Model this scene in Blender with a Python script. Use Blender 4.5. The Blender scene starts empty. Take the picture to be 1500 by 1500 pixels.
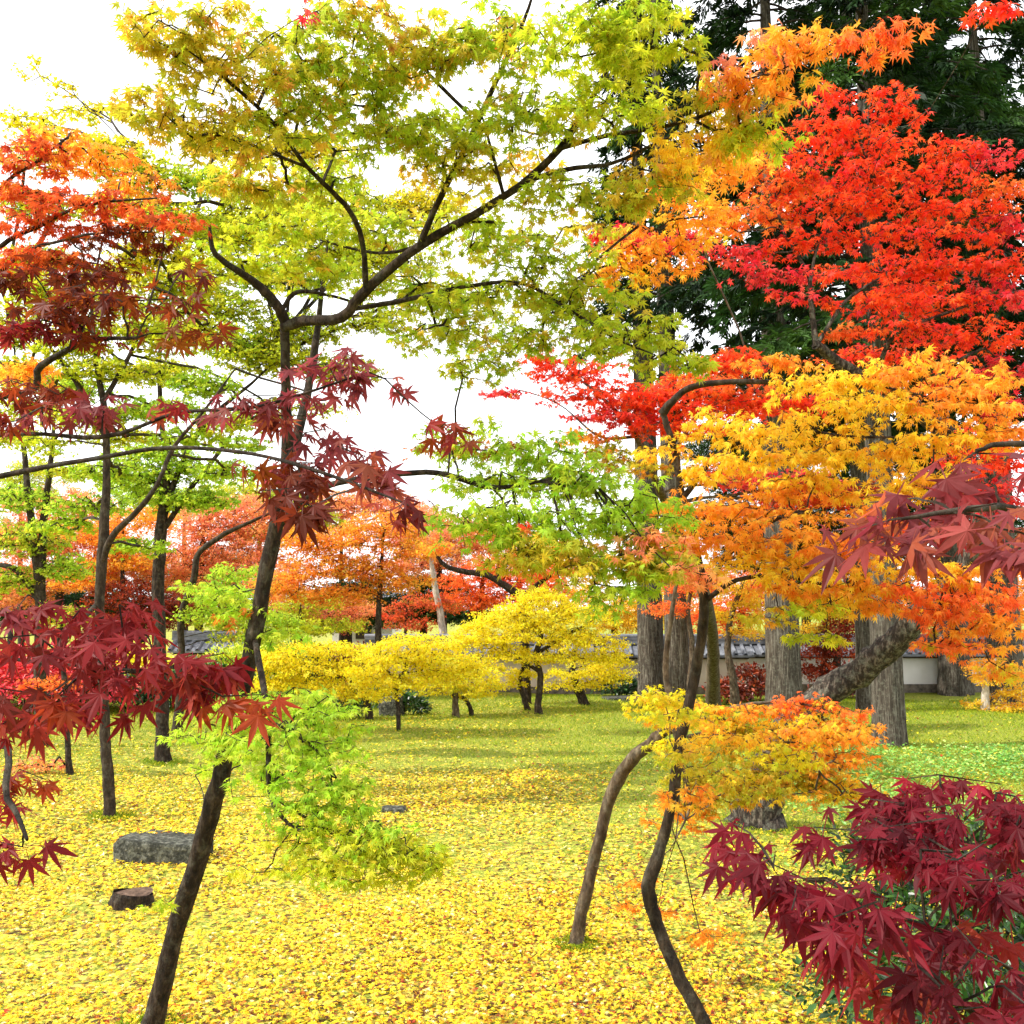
import bpy, math
import numpy as np
from mathutils import Vector, Matrix, Euler

S = bpy.context.scene
C = S.collection
R = math.radians

# ------------------------------------------------------------------ camera
CAM_H, F, PITCH = 2.4, 1400.0, math.atan(140 / 1400.0)      # focal length in px of the 1500 px square
cam = bpy.data.objects.new('camera', bpy.data.cameras.new('camera'))
C.objects.link(cam); S.camera = cam
cam.location = (0, 0, CAM_H)
cam.rotation_euler = (R(90) + PITCH, 0, 0)
cam.data.sensor_width = 36; cam.data.lens = 36 * F / 1500
cam.data.clip_start = 0.05; cam.data.clip_end = 2000

# ------------------------------------------------------------------ sky and sun
SUN_EL, SUN_AZ = 43.0, 256.0       # azimuth clockwise from +Y: 270 = from the left, 180 = from behind
w = bpy.data.worlds.new('World'); S.world = w; w.use_nodes = True
nt = w.node_tree; nt.nodes.clear()
wo = nt.nodes.new('ShaderNodeOutputWorld'); bg = nt.nodes.new('ShaderNodeBackground')
sky = nt.nodes.new('ShaderNodeTexSky'); sky.sky_type = 'NISHITA'; sky.sun_disc = False
sky.sun_elevation = R(SUN_EL); sky.sun_rotation = R(SUN_AZ); sky.dust_density = 3.0; sky.air_density = 1.0
tc = nt.nodes.new('ShaderNodeTexCoord'); nz = nt.nodes.new('ShaderNodeTexNoise')
nz.inputs['Scale'].default_value = 3.0; nz.inputs['Detail'].default_value = 5
rp = nt.nodes.new('ShaderNodeValToRGB'); rp.color_ramp.elements[0].position = .2; rp.color_ramp.elements[1].position = .5
rp.color_ramp.elements[0].color = (.6, .6, .6, 1)
mx = nt.nodes.new('ShaderNodeMixRGB'); mx.inputs[2].default_value = (9.6, 9.8, 10.0, 1)   # thin bright high cloud
nt.links.new(tc.outputs['Generated'], nz.inputs['Vector']); nt.links.new(nz.outputs['Fac'], rp.inputs['Fac'])
nt.links.new(rp.outputs['Color'], mx.inputs[0]); nt.links.new(sky.outputs['Color'], mx.inputs[1])
nt.links.new(mx.outputs['Color'], bg.inputs['Color']); bg.inputs['Strength'].default_value = 0.15
nt.links.new(bg.outputs['Background'], wo.inputs['Surface'])
sl = bpy.data.lights.new('sun', 'SUN'); sl.energy = 4.4; sl.angle = R(0.5); sl.color = (1, .94, .84)
so = bpy.data.objects.new('sun', sl); C.objects.link(so)
so.rotation_euler = (R(90 - SUN_EL), 0, R(180 - SUN_AZ)); so.location = (-20, -10, 30)

vs = S.view_settings
S.display_settings.display_device = 'sRGB'
vs.view_transform = 'Standard'; vs.look = 'None'; vs.gamma = 1; vs.exposure = 0.68; vs.use_curve_mapping = False
cy = S.cycles
cy.max_bounces = 6; cy.diffuse_bounces = 4; cy.glossy_bounces = 2; cy.transmission_bounces = 4
cy.use_denoising = True; cy.sample_clamp_indirect = 6

# ------------------------------------------------------------------ helpers
cp, sp = math.cos(PITCH), math.sin(PITCH)
def P(px, py, d):
    """photo pixel + distance along +Y -> world point"""
    u, v = (px - 750) / F, (750 - py) / F
    y, z = cp - v * sp, sp + v * cp
    k = d / y
    return np.array((u * k, d, CAM_H + z * k))
def GD(px, py):
    v = (750 - py) / F
    return CAM_H * (cp - v * sp) / -(sp + v * cp)
def G(px, py):
    p = P(px, py, GD(px, py)); p[2] = 0; return p
def hx(h):
    c = np.array([int(h[i:i + 2], 16) / 255 for i in (0, 2, 4)])
    return np.where(c <= .04045, c / 12.92, ((c + .055) / 1.055) ** 2.4)
def gz(x, y):
    """gentle swell of the lawn"""
    return .05 * np.sin(x * .35 + 1) * np.sin(y * .3) + .035 * np.sin(x * .9 + y * .55) + .02 * np.sin(x * 1.7 - y * 1.3)

def tag(o, label=None, cat=None, group=None, kind=None):
    for k, v in (('label', label), ('category', cat), ('group', group), ('kind', kind)):
        if v: o[k] = v
    return o
def empty(name, loc):
    o = bpy.data.objects.new(name, None); C.objects.link(o); o.location = loc; o.empty_display_size = .1
    return o
def build(name, chunks, mats, parent=None, smooth=False, origin=(0, 0, 0)):
    """chunks: (verts Nx3, faces Mxk, colours Nx3 or None, material index) -> ONE mesh object"""
    me = bpy.data.meshes.new(name)
    Vs, Ls, Ns, Cs, Ms, off = [], [], [], [], [], 0
    for V, Fc, col, mi in chunks:
        if len(V) == 0: continue
        V = np.asarray(V, float); Fc = np.asarray(Fc)
        Vs.append(V); Ls.append((Fc + off).ravel()); Ns.append(np.full(len(Fc), Fc.shape[1])); Ms.append(np.full(len(Fc), mi))
        Cs.append(np.ones((len(V), 3)) * .5 if col is None else col); off += len(V)
    V = np.concatenate(Vs) - np.asarray(origin); L = np.concatenate(Ls); N = np.concatenate(Ns); M = np.concatenate(Ms); Cc = np.concatenate(Cs)
    me.vertices.add(len(V)); me.vertices.foreach_set('co', V.astype(np.float32).ravel())
    me.loops.add(len(L)); me.loops.foreach_set('vertex_index', L.astype(np.int32))
    me.polygons.add(len(N)); st = np.concatenate(([0], np.cumsum(N)[:-1]))
    me.polygons.foreach_set('loop_start', st.astype(np.int32)); me.polygons.foreach_set('loop_total', N.astype(np.int32))
    me.polygons.foreach_set('material_index', M.astype(np.int32))
    me.polygons.foreach_set('use_smooth', np.full(len(N), smooth))
    a = me.color_attributes.new('tint', 'FLOAT_COLOR', 'POINT')
    a.data.foreach_set('color', np.c_[Cc, np.ones(len(V))].astype(np.float32).ravel())
    for m in mats: me.materials.append(m)
    me.update(); me.validate()
    o = bpy.data.objects.new(name, me); C.objects.link(o)
    if parent is not None: o.parent = parent
    return o
def box(x0, x1, y0, y1, z0, z1):
    V = np.array([(x, y, z) for z in (z0, z1) for y in (y0, y1) for x in (x0, x1)], float)
    return V, np.array([(0, 2, 3, 1), (4, 5, 7, 6), (0, 1, 5, 4), (1, 3, 7, 5), (3, 2, 6, 7), (2, 0, 4, 6)])
def smooth_path(pts, step=4):
    """Catmull-Rom through rows (x,y,z,r)"""
    p = np.asarray(pts, float)
    if len(p) < 3:
        t = np.linspace(0, 1, step + 1)[:, None]; return p[0] * (1 - t) + p[-1] * t
    q = np.vstack((2 * p[0] - p[1], p, 2 * p[-1] - p[-2])); out = []
    for i in range(1, len(q) - 2):
        a, b, c, d = q[i - 1], q[i], q[i + 1], q[i + 2]
        for t in np.linspace(0, 1, step, endpoint=False):
            out.append(.5 * (2 * b + (c - a) * t + (2 * a - 5 * b + 4 * c - d) * t * t + (3 * b - 3 * c + d - a) * t ** 3))
    out.append(q[-2]); out = np.array(out); out[:, 3] = np.maximum(out[:, 3], p[:, 3].min() * .8)
    return out
def tube(path, n=10, rough=.06, rng=None, cap=True):
    path = np.asarray(path); c, r = path[:, :3], path[:, 3]
    t = np.gradient(c, axis=0); t /= np.linalg.norm(t, axis=1)[:, None] + 1e-9
    ref = np.array((.31, .9, .1)); u = np.cross(t, ref); u /= np.linalg.norm(u, axis=1)[:, None] + 1e-9
    v = np.cross(t, u); th = np.linspace(0, 2 * np.pi, n, endpoint=False)
    rr = r[:, None] * np.ones((1, n))
    if rng is not None and rough:
        ph = rng.uniform(0, 6.28, 4); k = np.arange(len(r))[:, None]
        rr = rr * (1 + rough * (np.sin(2 * th + ph[0] + k * .35) + .7 * np.sin(3 * th + ph[1] - k * .6) + rng.normal(0, .5, rr.shape)))
    V = c[:, None] + rr[..., None] * (np.cos(th)[None, :, None] * u[:, None] + np.sin(th)[None, :, None] * v[:, None])
    m = len(c); V = V.reshape(-1, 3)
    i = np.arange(m - 1)[:, None] * n; j = np.arange(n)[None]; j2 = (j + 1) % n
    Fc = np.stack((i + j, i + j2, i + n + j2, i + n + j), -1).reshape(-1, 4)
    out = [(V, Fc)]
    if cap:
        e = V[-n:]; out.append((np.vstack((e, c[-1])), np.array([(k, (k + 1) % n, n) for k in range(n)])))
    return out

# ------------------------------------------------------------------ materials
def mat(name): 
    m = bpy.data.materials.new(name); m.use_nodes = True; t = m.node_tree; t.nodes.clear()
    return m, t, (lambda k, **kw: _nd(t, k, kw)), t.links.new
def _nd(t, k, kw):
    n = t.nodes.new('ShaderNode' + k)
    for a, b in kw.items():
        if a.startswith('i_'):
            n.inputs[a[2:].replace('_', ' ')].default_value = b
        else: setattr(n, a, b)
    return n
def ramp(nd, stops):
    r = nd('ValToRGB'); e = r.color_ramp.elements
    while len(e) < len(stops): e.new(.5)
    for k, (p, c) in enumerate(stops): e[k].position = p; e[k].color = (*c, 1)
    return r
def leaf_mat(name, transl=.64, rough=.5, spec=.25):
    m, t, nd, ln = mat(name)
    at = nd('Attribute', attribute_name='tint'); pr = nd('BsdfPrincipled'); tr = nd('BsdfTranslucent'); mx = nd('MixShader'); o = nd('OutputMaterial')
    pr.inputs['Roughness'].default_value = rough; pr.inputs['Specular IOR Level'].default_value = spec
    gm = nd('Gamma'); gm.inputs[1].default_value = 1.05
    tc = nd('TexCoord'); nz = nd('TexNoise', i_Scale=45.0, i_Detail=3.0); ln(tc.outputs['Object'], nz.inputs['Vector'])
    rp = ramp(nd, [(.3, (.8, .74, .68)), (.5, (1, 1, 1)), (.7, (1.0, 1.12, 1.05))]); ln(nz.outputs['Fac'], rp.inputs['Fac'])
    ml = nd('MixRGB', blend_type='MULTIPLY'); ml.inputs[0].default_value = .8; ln(at.outputs['Color'], ml.inputs[1]); ln(rp.outputs['Color'], ml.inputs[2])
    ln(ml.outputs['Color'], pr.inputs['Base Color']); ln(ml.outputs['Color'], gm.inputs[0]); ln(gm.outputs[0], tr.inputs['Color'])
    mx.inputs[0].default_value = transl
    ln(pr.outputs[0], mx.inputs[1]); ln(tr.outputs[0], mx.inputs[2]); ln(mx.outputs[0], o.inputs['Surface'])
    return m
LEAF = leaf_mat('maple_leaf'); GLOSSLEAF = leaf_mat('evergreen_leaf', .25, .35, .5); NEEDLE = leaf_mat('cedar_needle', .2, .6, .2)
LITTER = leaf_mat('leaf_litter', .15, .6, .2); GRASS = leaf_mat('grass_blade', .3, .5, .3)
def bark_mat(name, c0, c1, c2, sc=18, stretch=.2, bump=.6, lichen=0):
    m, t, nd, ln = mat(name)
    tc = nd('TexCoord'); mp = nd('Mapping'); mp.inputs['Scale'].default_value = (1, 1, stretch)
    n1 = nd('TexNoise', i_Scale=sc, i_Detail=7.0, i_Roughness=.65); n2 = nd('TexNoise', i_Scale=sc * .4, i_Detail=8.0, i_Roughness=.75)
    ln(tc.outputs['Object'], mp.inputs['Vector']); ln(mp.outputs[0], n1.inputs['Vector']); ln(tc.outputs['Object'], n2.inputs['Vector'])
    r = ramp(nd, [(.32, c0), (.52, c1), (.72, c2)]); ln(n1.outputs['Fac'], r.inputs['Fac'])
    col = r.outputs['Color']
    if lichen:
        r2 = ramp(nd, [(.5, (0, 0, 0)), (.62, (1, 1, 1))]); ln(n2.outputs['Fac'], r2.inputs['Fac'])
        ml = nd('Math', operation='MULTIPLY'); ln(r2.outputs['Color'], ml.inputs[0]); ml.inputs[1].default_value = lichen
        mx = nd('MixRGB'); mx.inputs[2].default_value = (.3, .31, .24, 1); ln(ml.outputs[0], mx.inputs[0]); ln(col, mx.inputs[1]); col = mx.outputs['Color']
    pr = nd('BsdfPrincipled'); pr.inputs['Roughness'].default_value = .9; pr.inputs['Specular IOR Level'].default_value = .2
    b = nd('Bump'); b.inputs['Strength'].default_value = bump; b.inputs['Distance'].default_value = .03
    ln(n1.outputs['Fac'], b.inputs['Height']); ln(b.outputs[0], pr.inputs['Normal']); ln(col, pr.inputs['Base Color'])
    o = nd('OutputMaterial'); ln(pr.outputs[0], o.inputs['Surface'])
    return m
BARK_DARK = bark_mat('dark_maple_bark', (.005, .0035, .0025), (.024, .015, .01), (.085, .06, .042), 34, .28, 1.0, .12)
BARK_GREY = bark_mat('grey_maple_bark', (.02, .013, .008), (.075, .052, .032), (.19, .15, .1), 24, .4, .7, .15)
BARK_MID = bark_mat('brown_maple_bark', (.008, .005, .0035), (.03, .02, .012), (.085, .06, .04), 24, .35, .8, .1)
BARK_LOG = bark_mat('old_leaning_bark', (.008, .006, .005), (.035, .026, .02), (.2, .165, .13), 30, .4, 1.0, .3)
BARK_CEDAR = bark_mat('cedar_bark', (.014, .01, .007), (.062, .05, .038), (.21, .19, .155), 34, .075, 1.0, .22)
BARK_PALE = bark_mat('pale_bark', (.22, .18, .14), (.42, .37, .3), (.6, .55, .46), 20, .4, .4)
STONE = bark_mat('lichen_stone', (.008, .009, .007), (.045, .046, .036), (.22, .22, .18), 24, 1, 1.0, .3)
WOOD_END = bark_mat('stump_wood', (.03, .018, .012), (.1, .06, .04), (.2, .13, .09), 20, .4, .8)

# ------------------------------------------------------------------ leaf shapes (unit: blade length 1, tip along +Y, normal +Z)
def palm(angs, lens, valley=.3, wide=None, bend=.25, fold=.05):
    a = np.radians(angs); n = len(a); va = np.concatenate(([a[0] - .45], (a[:-1] + a[1:]) / 2, [a[-1] + .45]))
    pol = lambda th, r, z=0: (math.sin(th) * r, math.cos(th) * r, z - bend * r * r)
    V = [(0, 0, 0)]; Fc = []
    vr = [.12] + [valley] * (n - 1) + [.12]
    for k in range(n + 1): V.append(pol(va[k], vr[k] * min(1, .6 + .4 * lens[min(k, n - 1)]), -fold * .6))
    for k in range(n):
        V.append(pol(a[k], lens[k], fold * .2)); ti = len(V) - 1
        if wide:
            rm = lens[k] * .52; da = wide / rm * lens[k]
            V.append(pol(a[k] - da, rm, -fold)); V.append(pol(a[k] + da, rm, -fold))
            Fc += [(0, 1 + k, ti + 1, ti), (0, ti, ti + 2, 2 + k)]
        else: Fc.append((0, 1 + k, ti, 2 + k))
    V.append((-.012, -.55, -.02)); V.append((.012, -.55, -.02)); q = len(V)
    Fc.append((0, q - 2, q - 1, 0 if False else 1)) if False else None
    V.append((.02, 0, .001)); V.append((-.02, 0, .001)); Fc.append((q - 2, q - 1, q, q + 1))     # stalk
    return np.array(V, float), np.array(Fc)
T_HI = palm([-112, -76, -38, 0, 38, 76, 112], [.42, .74, .93, 1, .93, .74, .42], .3, .105, .28, .05)
T_MID = palm([-105, -72, -36, 0, 36, 72, 105], [.45, .76, .92, 1, .92, .76, .45], .36, None, .22, .05)
T_LOW = palm([-80, -40, 0, 40, 80], [.75, .9, 1, .9, .75], .42, None, .2, .05)
T_FAR = palm([-72, 0, 72], [.85, 1, .85], .5, None, .15, .05)
T_OVAL = (np.array([(0, -.1, 0), (.26, .3, .05), (.2, .68, .02), (0, 1, -.12), (-.2, .68, .02), (-.26, .3, .05), (0, .45, -.03)], float),
          np.array([(0, 1, 6, 6), (1, 2, 3, 6), (6, 3, 4, 5), (0, 6, 5, 5)]))
T_OVAL = (T_OVAL[0], np.array([(0, 1, 2, 6), (6, 2, 3, 4), (0, 6, 4, 5)]))

def variants(T, rng):
    out = []
    for k in range(4):
        V = T[0].copy(); q = len(V); ph = rng.uniform(0, 6.28)
        th = np.arctan2(V[:, 0], V[:, 1]); rr = np.hypot(V[:, 0], V[:, 1])
        V[:, 2] += -rng.uniform(-.12, .38) * rr * rr + .1 * rr * np.sin(2 * th + ph) + .05 * rr * np.sin(5 * th + ph)
        V[:, 0] *= rng.uniform(.86, 1.06); V[:, 0] += .08 * rng.normal() * V[:, 1] ** 2
        V[:, :2] *= (1 + .09 * np.sin(4 * th + ph))[:, None]; out.append((V, T[1]))
    return out
_rv = np.random.default_rng(3)
T_HI, T_MID, T_LOW, T_FAR = (variants(q, _rv) for q in (T_HI, T_MID, T_LOW, T_FAR))
def place_mixed(Ts, pos, tip, nrm, size, cols):
    ch = []
    for k, T in enumerate(Ts):
        sl_ = slice(k, None, len(Ts))
        if len(pos[sl_]): W, Fc = place(T, pos[sl_], tip[sl_], nrm[sl_], size[sl_]); ch.append((W, Fc, leaf_tint(cols[sl_], T[0]), 0))
    return ch
def leaf_tint(cols, V):
    """leaf colour, a little warmer and deeper towards the lobe tips"""
    rr = np.clip(np.hypot(V[:, 0], V[:, 1]), 0, 1)[None, :, None]
    return np.clip(cols[:, None] * (1 + rr * (np.array((.02, -.14, -.1)) - .04)) * (1.05), .002, .95).reshape(-1, 3)
def place(T, pos, tip, nrm, size):
    """copies of a leaf shape: arrays of positions, tip directions, rough normals, sizes"""
    V, Fc = T; n = len(pos); k = len(V)
    tip = tip / (np.linalg.norm(tip, axis=1)[:, None] + 1e-9)
    x = np.cross(tip, nrm); x /= np.linalg.norm(x, axis=1)[:, None] + 1e-9
    z = np.cross(x, tip)
    W = pos[:, None] + size[:, None, None] * (V[None, :, 0:1] * x[:, None] + V[None, :, 1:2] * tip[:, None] + V[None, :, 2:3] * z[:, None])
    return W.reshape(-1, 3), (Fc[None] + (np.arange(n) * k)[:, None, None]).reshape(-1, Fc.shape[1])
def tint(cols, k): return np.repeat(cols, k, axis=0)
def pick(rng, pal, n):
    cs = np.array([hx(h) for h, _ in pal]); wt = np.array([w_ for _, w_ in pal], float)
    return cs[rng.choice(len(pal), n, p=wt / wt.sum())]

COV, COV_HI = 3.6, 2.7      # overall leaf density
class Tree:
    """a tree: trunk and branch parts, crown part (leaves with their twigs)"""
    def __init__(s, name, label, base, bark, seed, leaf=.07, group=None, cat='maple tree', lod=None, droop=.35, per=6):
        s.root = empty(name, base); tag(s.root, label, cat, group); s.base = np.asarray(base, float)
        s.bark, s.rng, s.leaf, s.lod, s.droop, s.per = bark, np.random.default_rng(seed), leaf, lod, droop, per
        s.lastpal = None; s.nodes = []; s.leaves = []; s.tw = []
    def limb(s, name, pts, n=10, step=5, rough=.05, world=False):
        rows = []
        for q in pts:
            if world: rows.append(q)
            else:
                px, py, d, wd = q
                rows.append((*P(px, py, d), wd / 2 * d / F))
        path = smooth_path(rows, step)
        if len(path) > 12: path[2:, 3] *= 1 + .1 * np.abs(s.rng.normal(0, .45, len(path) - 2)); path[3:-1, :3] += s.rng.normal(0, .07, (len(path) - 4, 3)) * path[3:-1, 3:4]
        s.nodes.append(path)
        ch = [(V, Fc, None, 0) for V, Fc in tube(path, n, rough, s.rng)]
        return build(name, ch, [s.bark], s.root, True, s.base)
    def pad(s, px, py, rx, ry, d, pal, cov=1.0, dr=None, size=None, droop=None, lod=None, aim=None, dome=.35):
        rng = s.rng; diam = (size or s.leaf) * (.87 if d > 2.6 else 1); sc = d / F
        n = max(4, int(cov * (COV_HI if d < 2.6 else COV) * math.pi * rx * ry / (.15 * (diam / sc) ** 2)))
        per = s.per if d < 18 else 16; ns = max(2, n // per)
        c = P(px, py, d); A, B, H = rx * sc * 1.14, (dr if dr is not None else max(.12, .6 * rx * sc)), ry * sc * .9
        u = rng.normal(size=(ns, 3)); u /= np.linalg.norm(u, axis=1)[:, None]; u *= (rng.random((ns, 1)) ** .42)
        lh = max(diam * 1.15, .05); L = max(1, H * 2 / lh)
        if L > 1.6: u[:, 2] = (np.round((u[:, 2] * .5 + .5) * L / 1.0) / L - .5) * 2 + rng.normal(0, .24 * lh / H, ns)
        q = c + u * (A, B, H); q[:, 2] -= dome * H * (u[:, 0] ** 2 + u[:, 1] ** 2) - .3 * dome * H
        # twigs: grow from the nearest limb point, each seed joins the nearest twig
        N = np.concatenate(s.nodes)[:, :3] if s.nodes else c[None]
        dd = np.linalg.norm(N - c, axis=1) + .6 * np.maximum(0, N[:, 2] - c[2]); a = N[np.argmin(dd)]
        near = q[np.argmin(np.linalg.norm(q - a, axis=1))]
        mid = (near + a) / 2; mid[2] += .06 * np.linalg.norm(near - a)
        tt = np.linspace(0, 1, 5)[:, None]
        lead = (1 - tt) ** 2 * a + 2 * tt * (1 - tt) * mid + tt ** 2 * near
        lead[1:-1] += rng.normal(0, .02, (3, 3)) * np.linalg.norm(near - a)
        order = np.argsort(np.linalg.norm(q - near, axis=1)); q = q[order]
        X = np.empty((5 + ns, 3)); X[:5] = lead; par = np.zeros(5 + ns, int); par[1:5] = np.arange(4); par[0] = -1
        for i in range(ns):
            m = 5 + i; D = ((X[2:m] - q[i]) ** 2 * (1, 1, 1.2)).sum(1); par[m] = 2 + int(np.argmin(D)); X[m] = q[i]
        cnt = np.ones(5 + ns)
        for i in range(4 + ns, 0, -1): cnt[par[i]] += cnt[i]
        rt = max(.0011, d * .0002) if d < 18 else d * .0001; rad = np.minimum(rt * cnt ** .42, .035 + .0 * rt)
        e = np.arange(1, 5 + ns); p0, p1 = X[par[e]], X[e]; r0, r1 = np.minimum(rad[par[e]], rad[e] * 1.5), rad[e]
        ok = np.linalg.norm(p1 - p0, axis=1) > 1e-4; p0, p1, r0, r1, eo = p0[ok], p1[ok], r0[ok], r1[ok], e[ok]
        t = p1 - p0; t /= np.linalg.norm(t, axis=1)[:, None]
        x = np.cross(t, (.3, .5, .81)); x /= np.linalg.norm(x, axis=1)[:, None] + 1e-9; y = np.cross(t, x)
        ring = []
        for pc, rc in ((p0, r0), (p1, r1)):
            for k in range(3):
                th = k * 2.0944; ring.append(pc + rc[:, None] * (math.cos(th) * x + math.sin(th) * y))
        W = np.stack(ring, 1).reshape(-1, 3); b = (np.arange(len(p0)) * 6)[:, None, None]
        s.tw.append((W, (np.array([(0, 1, 4, 3), (1, 2, 5, 4), (2, 0, 3, 5)])[None] + b).reshape(-1, 4)))
        # leaves round each seed
        tdir = X[5:] - X[par[5:]]; az = np.arctan2(tdir[:, 1], tdir[:, 0])
        az = np.repeat(az, per) + np.tile(np.linspace(-2.0, 2.0, per), ns) + rng.normal(0, .35, ns * per)
        dp = np.clip(rng.normal(s.droop if droop is None else droop + .1, .36, ns * per), -.5, 1.45)
        tip = np.stack((np.cos(az) * np.cos(dp), np.sin(az) * np.cos(dp), -np.sin(dp)), 1)
        if aim is not None: tip = tip * .75 + np.array(aim) + rng.normal(0, .18, tip.shape); tip /= np.linalg.norm(tip, axis=1)[:, None]
        sz = diam * .55 * rng.choice((.62, .85, 1, 1.12, 1.25), ns * per) * rng.uniform(.9, 1.1, ns * per)
        back = np.repeat(-tdir, per, 0) * np.tile(rng.random(per), ns)[:, None] * .5
        pos = np.repeat(X[5:], per, 0) + back + tip * sz[:, None] * .5 + rng.normal(0, (.25 if d < 18 else .8) * diam, (ns * per, 3)) * (1, 1, .5)
        nr = np.array((0, 0, 1.)) + rng.normal(0, .55, (ns * per, 3)); nr += tip * 0.0
        seedc = pick(rng, pal, ns)
        if s.lastpal is not None: mixw = rng.random(ns) < .16; seedc[mixw] = pick(rng, s.lastpal, int(mixw.sum()))
        s.lastpal = pal
        cc = np.repeat(seedc, per, 0) * .7 + pick(rng, pal, ns * per) * .3
        cc = cc * rng.uniform(.8, 1.15, (ns * per, 1)) * (1 + rng.normal(0, .05, (ns * per, 3)))
        T = {'hi': T_HI, 'mid': T_MID, 'low': T_LOW, 'far': T_FAR}[lod or s.lod or ('hi' if d < 2.6 else 'mid' if d < 5 else 'low' if d < 10 else 'far')]
        s.leaves += place_mixed(T, pos, tip, nr, sz, cc)
    def pads(s, lst, **kw):
        for q in lst: s.pad(*q[:6], **{**kw, **({'cov': q[6]} if len(q) > 6 else {})})
    def done(s, name='crown', leafmat=None):
        ch = s.leaves + [(V, Fc, None, 1) for V, Fc in s.tw]
        return build(name, ch, [leafmat or LEAF, s.bark], s.root, False, s.base)

# ------------------------------------------------------------------ palettes (leaf colours)
GREEN = [('b4cc34', 4), ('c4d23a', 4), ('9cbe30', 3), ('d6d240', 2), ('dcb444', .8)]
OLIVE = [('ccc83a', 3), ('dccc40', 3), ('b6c434', 3), ('e4ba48', 1.5), ('e6a05a', .6)]
YGRN = [('ced834', 4), ('c0d030', 3), ('dcd83e', 2), ('a6c22e', 2)]
LIME = [('bede44', 4), ('acd63e', 3), ('d4e24c', 2), ('98c23a', 1)]
YELLOW = [('fcf030', 4), ('f8e62a', 3), ('fcf458', 2), ('ecd828', 1)]
YLGRN = [('e2dc30', 3), ('f2e02c', 3), ('c8d03a', 2)]
GOLD = [('fdd63a', 4), ('fee044', 3), ('fcc634', 2), ('fbac34', 1)]
ORANGE = [('fbaa3a', 4), ('fcbc3c', 3), ('f89438', 2), ('facc44', 1.5)]
ORED = [('f8883e', 4), ('f57038', 3), ('f99e40', 2)]
ORUST = [('e06a36', 3), ('d4562e', 3), ('e88a42', 2), ('b8462c', 1)]
RED = [('f6562c', 5), ('f2442c', 3), ('f87430', 3), ('e64444', 1)]
ROSE = [('e23a48', 3), ('ea5450', 3), ('d22c40', 2), ('ee7464', 1)]
PINKOR = [('f6b06a', 3), ('f4a070', 3), ('f6c46a', 2), ('f08a78', 2)]
CRIMSON = [('741826', 4), ('841e2e', 3), ('5a101c', 3), ('9c2236', 1)]
DARKRED = [('862428', 4), ('963032', 3), ('6a1c20', 2), ('9c4030', 1)]
PURPLE = [('8a3c42', 3), ('9a484c', 3), ('743034', 2), ('a85a3c', 1)]
BRONZE = [('72301a', 3), ('88401c', 3), ('60241a', 3), ('a0621e', 1)]
DKGREEN = [('1e3c14', 3), ('2c5018', 3), ('40661e', 1), ('16300f', 2)]
CEDARC = [('10220f', 4), ('1b3614', 3), ('2b4c1a', 2), ('40601f', 1)]
SHRUBG = [('2f5a1c', 3), ('3f7020', 3), ('22461a', 2), ('6a8a28', 1)]
UNDERG = [('24461a', 3), ('345c20', 3), ('1a3616', 3), ('5c7c2c', 1)]
BROWNRED = [('8a3220', 3), ('a84a24', 3), ('6e2a1c', 2)]

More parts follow.
